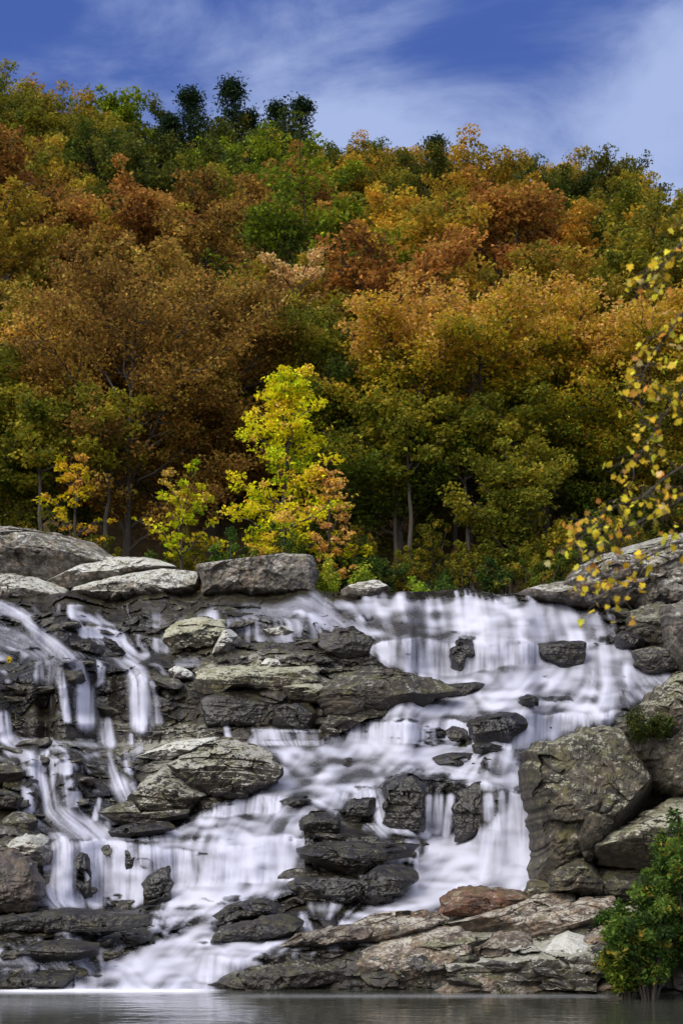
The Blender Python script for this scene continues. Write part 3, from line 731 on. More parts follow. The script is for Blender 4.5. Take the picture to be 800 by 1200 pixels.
rock([(416, 1058), (420, 1040), (440, 1030), (458, 1040), (462, 1058), (440, 1062)], W + 'small pyramid of rock beside the broad lower white water', 'rock', .6, .9, .2, at=(440, 1063))
rock([(244, 1106), (256, 1086), (290, 1080), (335, 1068), (355, 1078), (352, 1098), (300, 1104)], W + 'flat block with square end above the big dark cracked rock', 'rock', 1.0, .7, .3, at=(300, 1105), top=.45, toprec=1.0)
rock([(248, 1074), (270, 1060), (312, 1050), (332, 1060), (312, 1072), (260, 1082)], W + 'ragged low rock just above the flat block with square end', 'rock', .7, .85, .25, at=(290, 1080), top=.6)
rock([(505, 888), (530, 880), (576, 884), (560, 893), (540, 900), (512, 897)], W + 'thin sliver of rock lying in mid stream below the rounded boulder', 'rock', .6, .95, .15, at=(540, 899), top=.7)
rock([(372, 742), (410, 734), (446, 755), (440, 768), (400, 774), (376, 766)], W + 'slab at the left shore of the upper white water', 'rock', 1.0, .75, .35, at=(405, 774), top=.55, toprec=1.0)
rock([(520, 856), (528, 850), (548, 852), (550, 868), (534, 873), (521, 870)], W + 'stub of rock beside the rounded mid stream boulder', 'rock', .5, .9, .2, at=(535, 874))
rock([(326, 938), (345, 932), (365, 938), (355, 946), (335, 948)], W + 'low stone breaking the diagonal white water above the hump', 'rock', .5, .9, .2, at=(345, 948))
rock([(405, 940), (425, 934), (440, 936), (438, 955), (412, 968), (402, 958)], W + 'dark rock just left of the small single spout', 'rock', .6, .9, .2, at=(425, 968))
rock([(552, 872), (570, 868), (590, 874), (580, 884), (556, 884)], W + 'low ledge directly under the rounded mid stream boulder', 'rock', .5, .9, .2, at=(570, 885))
# --- middle band of ledges
rock([(188, 748), (204, 728), (236, 720), (262, 726), (268, 742), (250, 760), (200, 763)], 'white lichen-blotched boulder in the upper middle of the ledges', 'cliff', 1.2, .0, .8, at=(230, 764), cat='boulder', name='boulder')
rock([(248, 766), (258, 745), (272, 732), (280, 742), (268, 764)], 'narrow pale streaked rock leaning on the lichen-blotched boulder', 'pale', .7, .1, .8, at=(262, 768))
rock([(308, 738), (330, 730), (346, 738), (340, 745), (315, 746)], 'small pale stone on the wet slope right of the lichen-blotched boulder', 'pale', .5, .1, .75, at=(325, 747))
rock([(306, 778), (312, 770), (326, 772), (330, 782), (310, 784)], 'little pale block sitting on the lichen ledge in the middle', 'pale', .4, 0, .8, at=(318, 786))
rock([(196, 788), (206, 777), (226, 788), (226, 795), (205, 797)], 'cream coloured flat stone right of the left twin falls', 'pale', .5, 0, .85, at=(212, 798), top=.7)
rock([(224, 808), (230, 780), (280, 777), (340, 780), (372, 778), (376, 800), (330, 813), (280, 806), (240, 814)], 'long olive ledge spotted with lichen across the middle', 'cliff', 1.1, .05, .65, at=(300, 812), top=.5, toprec=1.1)
rock([(330, 806), (340, 796), (376, 798), (384, 812), (376, 826), (340, 822)], 'square lichen-topped block at the right end of the long olive ledge', 'cliff', .8, .1, .65, at=(355, 826))
rock([(236, 818), (260, 810), (302, 807), (322, 822), (319, 853), (240, 851)], W + 'block wall right of the left twin falls', 'rock', .8, .85, .2, at=(280, 853), fa=.2, top=.1, box=9)
rock([(319, 828), (345, 824), (368, 827), (372, 857), (321, 856)], W + 'block above the row of tiny spouts', 'rock', .7, .75, .3, at=(345, 858), fa=.2, top=.1, box=9)
rock([(376, 850), (390, 834), (410, 826), (470, 818), (502, 824), (466, 836), (430, 842), (402, 852), (388, 869), (376, 868)], 'brown rock with pale patches right of the row of tiny spouts', 'rock', .9, .35, .55, at=(400, 862))
rock([(370, 818), (394, 782), (440, 777), (472, 785), (516, 796), (540, 812), (510, 820), (496, 831), (450, 834), (400, 842), (380, 840)], 'broad smooth grey-brown rock between the two streams', 'rock', 1.5, .3, .4, at=(450, 838), top=.5, toprec=1.8, fa=.3)
rock([(488, 806), (520, 800), (560, 799), (588, 802), (556, 812), (545, 818), (505, 818)], W + 'flat tongue of rock pointing into the white water in the middle', 'rock', .7, .85, .25, at=(530, 819), top=.6)
rock([(196, 896), (212, 884), (240, 870), (270, 862), (312, 876), (332, 904), (326, 918), (282, 936), (244, 934), (214, 914)], 'big brown rock with pale lichen crust, upper end of the slanting broken ledge', 'rock', 1.3, .2, .62, at=(270, 936), fa=.4, top=.5, toprec=1.2)
rock([(146, 938), (168, 914), (198, 892), (218, 910), (246, 934), (222, 952), (165, 957)], 'brown lichen-spotted rock in the middle of the slanting broken ledge', 'rock', 1.1, .25, .6, at=(195, 956), fa=.4, top=.5, toprec=1.0)
rock([(114, 953), (148, 935), (166, 954), (225, 948), (221, 959), (180, 967), (148, 970)], 'low brown rock at the bottom end of the slanting broken ledge', 'rock', .9, .4, .5, at=(165, 970), top=.5, toprec=.9)
rock([(160, 888), (200, 868), (238, 862), (268, 862), (232, 878), (190, 894)], 'white crusted stone at the upper end of the slanting brown rock', 'pale', .8, 0, .9, at=(215, 892), top=.7)
rock([(125, 975), (155, 964), (200, 962), (205, 972), (175, 980), (130, 981)], W + 'thin shelf under the slanting brown rock', 'rock', .7, .8, .2, at=(165, 982), top=.5)
# --- left bank
rock([(2, 962), (8, 953), (34, 950), (46, 962), (41, 976), (6, 977)], 'rounded brown boulder at the left edge beside the small rapids', 'rock', .7, .35, .45, at=(25, 978), cat='boulder', name='boulder')
rock([(4, 990), (28, 976), (50, 977), (62, 996), (52, 1016), (20, 1010)], 'grey and white mottled boulder left of the lower left fall', 'pale', .9, .25, .65, at=(35, 1016), cat='boulder', name='boulder')
rock([(-70, 992), (10, 990), (38, 1012), (52, 1042), (42, 1068), (-70, 1078)], 'big smooth brown rock face at the left edge below mottled boulder', 'pink', 1.4, .5, .3, at=(0, 1074), top=.3, bed=-.35, cuts=6)
rock([(-70, 1076), (20, 1073), (80, 1062), (130, 1070), (178, 1072), (176, 1084), (140, 1092), (60, 1094), (-70, 1094)], W + 'long shelf running left from the foot of the lower left fall', 'rock', 1.0, .8, .3, at=(60, 1094), top=.5)
rock([(18, 1118), (40, 1104), (80, 1100), (116, 1106), (116, 1122), (70, 1128), (20, 1127)], W + 'ledge with pale drips near the bottom left corner', 'rock', .9, .75, .3, at=(70, 1129), top=.4)
rock([(-70, 1146), (30, 1138), (92, 1138), (80, 1156), (-70, 1160)], W + 'lowest ledge by the pool in the bottom left corner', 'rock', .9, .8, .25, at=(20, 1159), top=.4)
rock([(-70, 897), (12, 893), (30, 904), (22, 918), (-70, 920)], 'dull brown low rock at the left edge above the small rapids', 'rock', .8, .4, .4, at=(0, 920))
rock([(-70, 928), (10, 925), (26, 935), (20, 948), (-70, 952)], 'dark flat rock at the left edge level with the small rapids', 'rock', .8, .6, .35, at=(0, 952))
rock([(134, 1078), (150, 1072), (176, 1072), (180, 1084), (150, 1090)], W + 'smooth hump on the shelf at the foot of the lower left fall', 'rock', .5, .85, .25, at=(160, 1090))
rock([(85, 1004), (95, 999), (106, 1003), (108, 1050), (90, 1058), (86, 1040)], W + 'pillar parting the lower left fall in two', 'rock', .3, .95, .2, at=(97, 1056))
rock([(116, 992), (126, 987), (139, 989), (140, 1006), (120, 1007)], W + 'cube of rock at the lip of the lower left fall', 'rock', .3, .95, .2, at=(128, 1006))
rock([(145, 994), (155, 988), (163, 992), (161, 1020), (148, 1022)], W + 'narrow block at the lip right of the lower left fall', 'rock', .3, .95, .2, at=(155, 1022))
rock([(165, 1036), (180, 1020), (198, 1016), (204, 1036), (196, 1058), (168, 1062)], W + 'ribbed rock behind the thin water threads of the lower fall', 'rock', .3, .95, .2, at=(185, 1062))
rock([(80, 752), (96, 745), (112, 752), (122, 762), (118, 768), (86, 766)], W + 'lens-shaped rock between the two upper left rivulets', 'rock', .8, .9, .2, at=(100, 768))
rock([(118, 744), (130, 748), (146, 764), (140, 768), (124, 758)], W + 'thin tilted rock hugging the second upper left rivulet', 'rock', .5, .9, .2, at=(135, 768))
rock([(-40, 1008), (-10, 1006), (0, 1022), (-8, 1040), (-40, 1042)], 'brown block just outside the left bank beside smooth face', 'rock', .6, .4, .4, at=(-10, 1042))

# small loose stones on the ledges: copies of five broken stones
protos = []
for k in range(5):
    r_ = np.random.default_rng(900 + k); th = np.sort(r_.uniform(0, 2 * math.pi, 9))
    poly = [(400 + 14 * math.cos(t) / max(abs(math.cos(t)), abs(math.sin(t))) ** .8 * r_.uniform(.8, 1.12), 1000 - 8 * math.sin(t) / max(abs(math.cos(t)), abs(math.sin(t))) ** .8 * r_.uniform(.8, 1.12)) for t in np.linspace(.2, 2 * math.pi + .2, 10, endpoint=False)]
    protos.append(make_rock(poly, 45.0, .34, M['rock'], 300 + k, wet=.6, lichen=.42, name='stone', fs=2.2, fa=.35, n=70, top=.5).data)
    bpy.data.objects.remove(bpy.data.objects[-1]) if False else None
for o in [o for o in COL.objects if o.name.startswith('stone')]: bpy.data.objects.remove(o)
r_ = np.random.default_rng(33)
ZONES = [('left bank ledges', (-30, 190), (872, 1150), 70, 'small dark stone among the wet ledges of the left bank'),
         ('middle ledges', (190, 440), (710, 850), 40, 'small dark stone on the wet slope left of the upper white water'),
         ('right bank rocks', (430, 720), (1075, 1158), 26, 'small stone wedged between the pink slabs of the right shore'),
         ('upper right bank rocks', (725, 800), (720, 815), 16, 'small dark stone in the bank right of the upper white water'),
         ('stream rocks', (340, 500), (980, 1065), 22, 'small dark stone on the rock island in the centre of the falls'),
         ('upper left ledges', (-20, 190), (715, 840), 26, 'small dark stone on the upper left wet slope')]
for zn, (x0, x1), (y0, y1), cnt, lab in ZONES:
    made = 0; tries = 0
    while made < cnt and tries < 3000:
        tries += 1
        px, py = r_.uniform(x0, x1), r_.uniform(y0, y1)
        j = int((px - gx[0]) / ST); i = int((py - gy[0]) / ST)
        if cover[i, j] > .42: continue
        Y = float(YR[i, j]); made += 1
        o = bpy.data.objects.new('stone', protos[made % 5]); COL.objects.link(o)
        s = r_.uniform(.5, 1.5); o.scale = (s * r_.uniform(1.0, 2.0), s * 1.2, s * r_.uniform(.6, 1.1))
        o.location = (X_(px, Y), Y + .12, Z_(py, Y) - .2 * s); o.rotation_euler = (r_.uniform(-.2, .2), r_.uniform(-.35, .35), r_.uniform(-.6, .6))
        tag(o, lab, 'stone', 'small stones, ' + zn)

# ------------------------------------------------------------------ vegetation
class Tubes:
    def __init__(s): s.V = []; s.F = []; s.n = 0

    def add(s, pts, rad, k=6):
        pts = np.asarray(pts, float); rad = np.asarray(rad, float); m = len(pts)
        t = np.gradient(pts, axis=0); t /= np.linalg.norm(t, axis=1)[:, None] + 1e-9
        ref = np.where(np.abs(t[:, 2:3]) > .9, np.array([[1., 0, 0]]), np.array([[0, 0, 1.]]))
        u = np.cross(t, ref); u /= np.linalg.norm(u, axis=1)[:, None] + 1e-9; v = np.cross(t, u)
        a = np.arange(k) * 2 * math.pi / k
        ring = pts[:, None] + rad[:, None, None] * (np.cos(a)[None, :, None] * u[:, None] + np.sin(a)[None, :, None] * v[:, None])
        i = np.arange(m * k).reshape(m, k) + s.n
        f = np.stack([i[:-1], np.roll(i[:-1], -1, 1), np.roll(i[1:], -1, 1), i[1:]], -1).reshape(-1, 4)
        s.V.append(ring.reshape(-1, 3)); s.F.append(f); s.n += m * k

    def get(s): return np.concatenate(s.V), np.concatenate(s.F)


def leaf_quads(C, size, col, rg, up=.5, aspect=.75):
    n = len(C); nrm = rg.standard_normal((n, 3)); nrm[:, 2] = np.abs(nrm[:, 2]) + up; nrm /= np.linalg.norm(nrm, axis=1)[:, None]
    t = rg.standard_normal((n, 3)); t -= (t * nrm).sum(1)[:, None] * nrm; t /= np.linalg.norm(t, axis=1)[:, None] + 1e-9
    b = np.cross(nrm, t); s = (size * rg.uniform(.65, 1.35, n))[:, None]
    bend = nrm * s * .16
    V = np.stack([C - t * s * .5, C + b * s * .5 * aspect - t * s * .08 + bend, C + t * s * .55, C - b * s * .5 * aspect - t * s * .04 + bend], 1)
    Fq = np.arange(4 * n).reshape(n, 4)
    return V.reshape(-1, 3), Fq, np.repeat(col, 4, 0)


def pick_cols(n, pal, w, rg, key=None):
    pal = np.array(pal, float) * 1.28
    """palette choice driven by key in 0..1 (clump) with leaf jitter"""
    w = np.cumsum(w) / np.sum(w)
    q = rg.uniform(0, 1, n) if key is None else np.clip(key + rg.normal(0, .13, n), 0, .9999)
    c = pal[np.minimum(np.searchsorted(w, q), len(pal) - 1)]
    return np.clip(c * np.exp(rg.normal(0, .22, (n, 1))) * np.exp(rg.normal(0, .07, (n, 3))), 0, 1)


def crown_tree(seed, H, spread, cb, pal, w, nleaf, leaf, shape='round', lean=0., topcol=None, r0=None, limbs=None, clump=(.55, 1.1), bare=0):
    """returns trunk (V,F), crown (V,F,C).  limbs leave a tapered trunk, twigs leave the limbs, leaves gather round the twigs"""
    rg = np.random.default_rng(seed); T = Tubes()
    r0 = r0 or H * .017
    m = 12; z = np.linspace(-.6, H * .9, m)
    wob = np.cumsum(rg.normal(0, .018 * H, (m, 2)) * .35, 0); wob -= wob[0]
    tr = np.stack([wob[:, 0] + lean * np.clip(z, 0, None), wob[:, 1], z], -1)
    T.add(tr, r0 * np.interp(z / H, [-.05, 0, .06, .5, .9], [1.7, 1.35, 1.0, .62, .14]), 8)
    cl = []; nl = limbs or int(rg.integers(15, 20))
    az = rg.uniform(0, 6.28)
    for k in range(nl):
        u = (k + rg.uniform(.1, .9)) / nl; h = H * (cb + (.9 - cb) * u)
        az += 2.4 + rg.normal(0, .35)
        v = (h / H - cb) / (1 - cb)
        if shape == 'cone': prof = 1.05 * (1 - v) ** .8 + .08
        elif shape == 'wide': prof = .55 + .55 * math.sin(math.pi * min(1, v * .85 + .18))
        else: prof = .30 + .80 * math.sin(math.pi * min(1, v * .75 + .22)) * (1 - .25 * v)
        Ln = spread * prof * rg.uniform(.75, 1.15)
        el = math.radians({'cone': 18, 'wide': 22}.get(shape, 30) + 38 * v + rg.normal(0, 7))
        p0 = np.array([np.interp(h, z, tr[:, i]) for i in range(3)])
        q = np.linspace(0, 1, 7)
        d = np.array([math.cos(az) * math.cos(el), math.sin(az) * math.cos(el), math.sin(el)])
        pts = p0 + d * Ln * q[:, None] + np.cumsum(rg.normal(0, .035 * Ln, (7, 3)), 0) * (q[:, None] > 0)
        pts[:, 2] += .10 * Ln * np.sin(q * 2.6)
        rr = r0 * .42 * (1 - .55 * v) * (1 - .85 * q) + .008
        T.add(pts, rr, 5)
        for t in np.linspace(.35, 1, max(2, int(Ln / .85))):
            p = np.array([np.interp(t, q, pts[:, i]) for i in range(3)])
            ns = 2 if t < .95 else 1
            for j in range(ns):
                a2 = az + (1 if j else -1) * rg.uniform(.5, 1.2) if t < .95 else az
                l2 = Ln * rg.uniform(.20, .42) * (1.15 - .5 * t) + .25; e2 = el * .5 + rg.normal(.15, .25)
                d2 = np.array([math.cos(a2) * math.cos(e2), math.sin(a2) * math.cos(e2), math.sin(e2)])
                tp = p + d2 * l2 * np.linspace(0, 1, 4)[:, None] + rg.normal(0, .03, (4, 3)) * np.linspace(0, 1, 4)[:, None]
                T.add(tp, np.linspace(.02 + .006 * Ln, .008, 4), 4)
                if rg.random() > bare:
                    cl.append(tp[3]); cl.append(tp[1] + rg.normal(0, .12, 3))
    topp = tr[-1]
    for j in range(4): cl.append(topp + rg.normal(0, .3, 3) + np.array([0, 0, rg.uniform(0, .08 * H)]))
    cl = np.array(cl); nc = len(cl)
    rad = rg.uniform(clump[0], clump[1], nc) * (spread / 4.0) ** .4
    wts = rad ** 2 * rg.uniform(.35, 1.6, nc); cnt = np.maximum(3, (nleaf * wts / wts.sum()).astype(int))
    idx = np.repeat(np.arange(nc), cnt); n = len(idx)
    off = rg.standard_normal((n, 3)); off /= np.linalg.norm(off, axis=1)[:, None]; off *= (rg.uniform(.15, 1, n) ** .55)[:, None]
    C = cl[idx] + off * rad[idx][:, None] * np.array([1, 1, .58])
    key = np.clip(.5 + .42 * fbm(cl / (.42 * spread) + seed, seed, 2) + rg.normal(0, .12, nc), 0, 1)[idx]
    if topcol is not None:
        lo, hi = topcol; key = np.clip(np.interp(C[:, 2] / H + rg.normal(0, .05, n) + .10 * off[:, 2], [lo, hi], [.08, .95]) + .22 * fbm(C / 1.6, seed + 3, 2), 0, 1)
    col = pick_cols(n, pal, w, rg, key)
    return T.get(), leaf_quads(C, leaf, col, rg)


def pine_tree(seed, H, spread, nleaf, leaf):
    rg = np.random.default_rng(seed); T = Tubes(); z = np.linspace(-.5, H, 10)
    wob = np.cumsum(rg.normal(0, .06, (10, 2)), 0); tr = np.stack([wob[:, 0], wob[:, 1], z], -1)
    T.add(tr, H * .016 * np.linspace(1.2, .12, 10), 7); cl = []
    for k in range(46):
        h = H * (.30 + .68 * (k + rg.random()) / 34); az = rg.uniform(0, 6.28); v = (h / H - .3) / .7
        L = spread * (1.05 - .8 * v) * rg.uniform(.45, 1.15); p0 = np.array([np.interp(h, z, tr[:, i]) for i in range(3)])
        e = rg.uniform(-.05, .45) + .4 * v; q = np.linspace(0, 1, 5)
        d = np.array([math.cos(az) * math.cos(e), math.sin(az) * math.cos(e), math.sin(e)])
        pts = p0 + d * L * q[:, None]; pts[:, 2] += .1 * L * q ** 2; T.add(pts, np.linspace(.06, .015, 5), 4)
        for t in (.45, .7, .95):
            for j in range(2): cl.append(np.array([np.interp(t, q, pts[:, i]) for i in range(3)]) + rg.normal(0, .22, 3))
    cl = np.array(cl); idx = rg.integers(0, len(cl), nleaf)
    off = rg.standard_normal((nleaf, 3)) * np.array([.36, .36, .20])
    col = pick_cols(nleaf, [(.008, .018, .007), (.014, .030, .010), (.026, .046, .014)], [4, 4, 2], rg)
    return T.get(), leaf_quads(cl[idx] + off, leaf, col, rg, up=.3, aspect=.35)


PAL = {
    'rust': ([(.10, .056, .013), (.185, .105, .021), (.27, .16, .030), (.34, .225, .04), (.21, .185, .025)], [3, 4, 4, 2, 1.3]),
    'gold': ([(.10, .10, .012), (.20, .165, .016), (.30, .225, .021), (.38, .28, .026), (.33, .19, .026)], [2, 4, 4, 2, 1]),
    'olive': ([(.07, .085, .010), (.14, .14, .013), (.22, .195, .017), (.30, .24, .022)], [3, 4, 3, 2]),
    'green': ([(.038, .062, .008), (.08, .115, .009), (.155, .185, .010), (.25, .24, .014)], [2, 4, 4, 1]),
    'dark': ([(.030, .045, .008), (.052, .072, .009), (.085, .100, .010), (.15, .125, .014)], [3, 4, 3, 1]),
    'peach': ([(.34, .19, .06), (.50, .30, .11), (.60, .42, .18), (.30, .21, .04)], [2, 3, 3, 2]),
    'turning': ([(.055, .080, .008), (.105, .125, .009), (.21, .18, .012), (.34, .24, .014), (.42, .25, .022), (.48, .29, .07)], [3, 3, 3, 2.4, 1.6, .8]),
    'yellow': ([(.18, .27, .008), (.40, .46, .010), (.62, .56, .014), (.66, .46, .03), (.60, .37, .09)], [.5, 2.0, 4.0, 2.4, 1.6]),
}
TREE_P = {}


def proto(key, fn):
    if key not in TREE_P:
        (tv, tf), (lv, lf, lc) = fn()
        a = mesh_obj('trunk', tv, tf, M['palebark' if key[0] == 'pale' else 'bark'], smooth=True); b = mesh_obj('crown', lv, lf, M['leaf'], attrs={'Col': lc})
        TREE_P[key] = (a.data, b.data); bpy.data.objects.remove(a); bpy.data.objects.remove(b)
    return TREE_P[key]


def plant_tree(key, fn, loc, rot, s, label, group=None, tint=(1, 1, 1), name='tree', cat='tree', parts=('trunk', 'crown'), sz=1.0):
    a, b = proto(key, fn)
    e = empty(name, loc); e.rotation_euler = (0, 0, rot); e.scale = (s, s, s * sz)
    for nm, me in zip(parts, (a, b)):
        o = bpy.data.objects.new(nm, me); COL.objects.link(o); o.parent = e; o.color = (*tint, 1)
    return tag(e, label, cat, group)


def hill_fn(sp, k):
    pal, w = PAL[sp]
    shp = ('round', 'wide', 'round', 'wide')[k % 4]
    return lambda: crown_tree(1000 + 37 * k + len(sp) * 7 + ord(sp[0]), 13.0, (4.1, 4.7, 3.7, 4.4)[k % 4], (.24, .3, .2, .26)[k % 4], pal, w, 11500, .265, shp, bare=.2, clump=(.45, 1.1))


# hill trees on a jittered grid up the slope
r_ = np.random.default_rng(77)
NAMES = {'rust': ('oak_tree', 'rust-brown oak'), 'gold': ('hickory_tree', 'golden-brown hickory'), 'olive': ('leafy_tree', 'olive-green tree'),
         'green': ('leafy_tree', 'fresh green tree'), 'dark': ('leafy_tree', 'dark green tree')}


def zone_label(px, py, dr):
    hz = 'far left' if px < 130 else 'left' if px < 290 else 'centre' if px < 480 else 'right' if px < 660 else 'far right'
    vz = 'on the ridge line against the sky' if dr < 40 else 'high on the slope just under the ridge' if dr < 115 else 'halfway up the slope' if dr < 215 else 'low on the slope behind the front trees'
    return hz, vz


rowsY = np.linspace(90, 171, 13)
for ri, Y0 in enumerate(rowsY):
    half = .245 * Y0 + 4; nx = int(round(2 * half / (6.1 + .012 * (Y0 - 90))))
    for q in range(nx):
        x = -half + (q + .5 * (ri % 2) + r_.uniform(.0, .6)) * 2 * half / nx; Y = Y0 + r_.uniform(-2.4, 2.4)
        z = float(terrain_z(x, Y)); s = r_.uniform(.82, 1.14)
        px = PX(x, Y); s = max(.5, min(s, (Z_(np.interp(px, RIDGE_PX, RIDGE_PY), Y) - z) / 13 * r_.uniform(.9, 1.06)))
        px = PX(x, Y); py = PY(z + 13 * s * .85, Y)
        ridge = np.interp(px, RIDGE_PX, RIDGE_PY); dr = py - ridge
        u = r_.random()
        if 170 < px < 260 and dr < 50 or (90 < px < 300 and 150 < py < 235): sp = 'dark' if u < .7 else 'olive'
        elif dr < 45: sp = 'olive' if u < .5 else 'dark' if u < .72 else 'gold'
        elif px < 130 and py < 190: sp = 'olive' if u < .6 else 'green' if u < .75 else 'rust'
        elif px < 330: sp = 'rust' if u < .6 else 'gold' if u < .83 else 'olive'
        elif px < 470: sp = 'gold' if u < .45 else 'rust' if u < .68 else 'olive' if u < .9 else 'green'
        else: sp = 'gold' if u < .42 else 'olive' if u < .80 else 'rust' if u < .88 else 'green'
        kk = int(r_.integers(0, 3)); nm, ds = NAMES[sp]
        hz, vz = zone_label(px, py, dr)
        v = r_.uniform(.8, 1.2)
        tint = np.clip(np.array([v * r_.uniform(.94, 1.14) * (1.1 if px > 420 else 1.0), v * r_.uniform(.9, 1.06) * (.97 if px > 420 else 1.0), v]), 0, 2)
        plant_tree((sp, kk), hill_fn(sp, kk), (x, Y, z - .3), r_.uniform(0, 6.28), s, f'{ds} {vz}, {hz} of the photo', f'{ds}s {vz}, {hz}', tuple(tint), nm, 'tree')


def at_px(px, Y): return X_(px, Y), Y, float(terrain_z(X_(px, Y), Y))


# pines and single trees on the ridge
for px, topy, Y, s_, lab in [(222, 116, 150, 1.0, 'dense dark pine on the ridge, left of the thin pines'), (272, 108, 156, 1.0, 'tallest thin dark pine on the ridge against the sky'),
                             (292, 138, 158, .8, 'short dark pine just right of the tallest thin pine'), (352, 128, 160, .9, 'open-crowned dark pine furthest right on the ridge'),
                             (322, 130, 161, .9, 'sparse dark pine between the short pine and the open pine'), (510, 170, 165, .7, 'small round dark pine above the right slope ridge line'), (200, 142, 149, .9, 'dark pine at the left flank of the dense pine')]:
    x, Y, z = at_px(px, Y); Hn = max(9, Z_(topy, Y) - z)
    plant_tree(('pine', int(px) % 3), lambda px=px: pine_tree(400 + int(px) % 3, 14, (2.7, 1.9, 2.2)[int(px) % 3], 3800, .32), (x, Y, z), px, Hn / 14, lab, None, (1, 1, 1), 'pine_tree', 'pine')
for px, topy, Y, sp, k, lab in [(335, 190, 128, 'green', 1, 'bright green rounded tree below the pines on the ridge'), (128, 112, 152, 'green', 2, 'bushy green tree at the left ridge top'),
                                (258, 180, 138, 'green', 0, 'yellow-green small tree between the dark pine and the bright green tree'),
                                (622, 300, 112, 'green', 2, 'yellow-green tree in the middle of the right slope')]:
    x, Y, z = at_px(px, Y); Hn = max(8, Z_(topy, Y) - z)
    plant_tree((sp, k), hill_fn(sp, k), (x, Y, z), px * 1.3, Hn / 13, lab, None, (1.15, 1.15, 1), 'leafy_tree', 'tree')
x, Y, z = at_px(345, 91.5)
plant_tree(('peach', 1), lambda: crown_tree(611, Z_(308, Y) - z, 2.6, .62, *PAL['peach'], 5200, .19, clump=(.3, .7), bare=.2), (x, Y, z), 1, 1.0, 'pale peach-coloured tree showing halfway up the slope above the yellow tree', None, (1, 1, 1), 'leafy_tree', 'tree')
# bare grey snags
for px, topy, Y, lab in [(182, 262, 106, 'leafless grey tree with thin twigs amid the rust-brown oaks'), (366, 270, 104, 'leafless pale trunk rising near the peach-coloured tree'), (40, 95, 158, 'half-bare twiggy tree at the far left of the ridge')]:
    x, Y, z = at_px(px, Y)
    plant_tree(('pale', 1), lambda: crown_tree(701, 12, 2.2, .35, *PAL['rust'], 900, .25, bare=.7, r0=.13), (x, Y, z), px, (Z_(topy, Y) - z) / 12, lab, None, (1, 1, 1), 'bare_tree', 'tree')

# front row behind the crest
FRONT = [  # px, Y, top py, spread m, palette, crown base, shape, label, topcol, nleaf
    (150, 79, 372, 5.6, 'rust', .16, 'wide', 'broad rust-brown oak at the forest edge left of the yellow tree', None, 30000),
    (40, 82, 395, 4.4, 'turning', .12, 'round', 'golden-topped green tree at the far left of the forest edge', (.3, 1.0), 24000),
    (-25, 77, 430, 4.0, 'olive', .15, 'round', 'dark olive tree cut by the left picture edge above the outcrop', None, 20000),
    (95, 87, 350, 5.0, 'rust', .2, 'round', 'tall rust-brown oak behind the broad oak at left', None, 22000),
    (245, 84, 352, 4.8, 'rust', .2, 'wide', 'rust-brown oak directly behind the yellow tree', None, 24000),
    (345, 87, 372, 4.4, 'olive', .15, 'round', 'olive-brown tree right behind the yellow tree top', None, 20000),
    (408, 80, 440, 3.6, 'dark', .14, 'round', 'dark green tree just right of the yellow tree', None, 20000),
    (468, 79, 384, 4.6, 'turning', .2, 'wide', 'orange-topped green maple above the left part of the white crest', (.35, 1.0), 28000),
    (545, 80, 366, 4.8, 'turning', .22, 'wide', 'orange-topped green maple above the middle of the white crest', (.35, 1.0), 28000),
    (640, 83, 360, 5.0, 'turning', .2, 'round', 'orange-brown topped tree above the right part of the white crest', (.3, 1.0), 28000),
    (735, 80, 372, 4.6, 'turning', .16, 'wide', 'orange-brown tree behind the rounded right outcrop', (.25, .95), 26000),
    (825, 80, 392, 4.6, 'gold', .16, 'round', 'golden tree cut by the right picture edge behind the outcrop', None, 22000),
    (600, 75, 540, 2.6, 'olive', .18, 'round', 'low olive-yellow tree leaning over the right part of the crest', None, 12000),
    (505, 86, 430, 4.0, 'olive', .1, 'round', 'shaded olive tree between the two orange-topped maples', None, 18000),
    (690, 88, 420, 4.2, 'olive', .1, 'round', 'olive tree standing behind the orange-brown topped tree', None, 18000),
    (190, 90, 430, 4.2, 'gold', .08, 'round', 'golden undergrowth tree behind the broad oak', None, 16000),
    (300, 90, 470, 3.6, 'dark', .08, 'round', 'dark green undergrowth tree hidden behind the yellow tree', None, 14000),
    (580, 91, 470, 4.0, 'olive', .08, 'round', 'olive undergrowth tree below the middle maple', None, 14000),
    (440, 91, 470, 4.0, 'gold', .08, 'round', 'golden undergrowth tree below the left maple', None, 14000),
    (780, 90, 470, 4.0, 'dark', .08, 'round', 'dark green undergrowth tree far right behind the outcrop', None, 14000),
    (20, 90, 470, 4.0, 'dark', .08, 'round', 'dark green undergrowth tree far left behind the outcrop', None, 14000),
]
for i, (px, Y, ty_, spd, sp, cb, shp, lab, tc, nl) in enumerate(FRONT):
    x, Y, z = at_px(px, Y); Hn = Z_(ty_, Y) - z; pal, w = PAL[sp]
    plant_tree(('front', i), lambda: crown_tree(2000 + i, Hn, spd, cb, pal, w, int(nl * 1.15), .20, shp, topcol=tc, lean=r_.uniform(-.05, .05), limbs=26, clump=(.5, 1.1), bare=.10), (x, Y, z - .2), 0, 1.0, lab, None, (1, 1, 1),
               {'rust': 'oak_tree', 'turning': 'maple_tree'}.get(sp, 'leafy_tree'), 'tree')
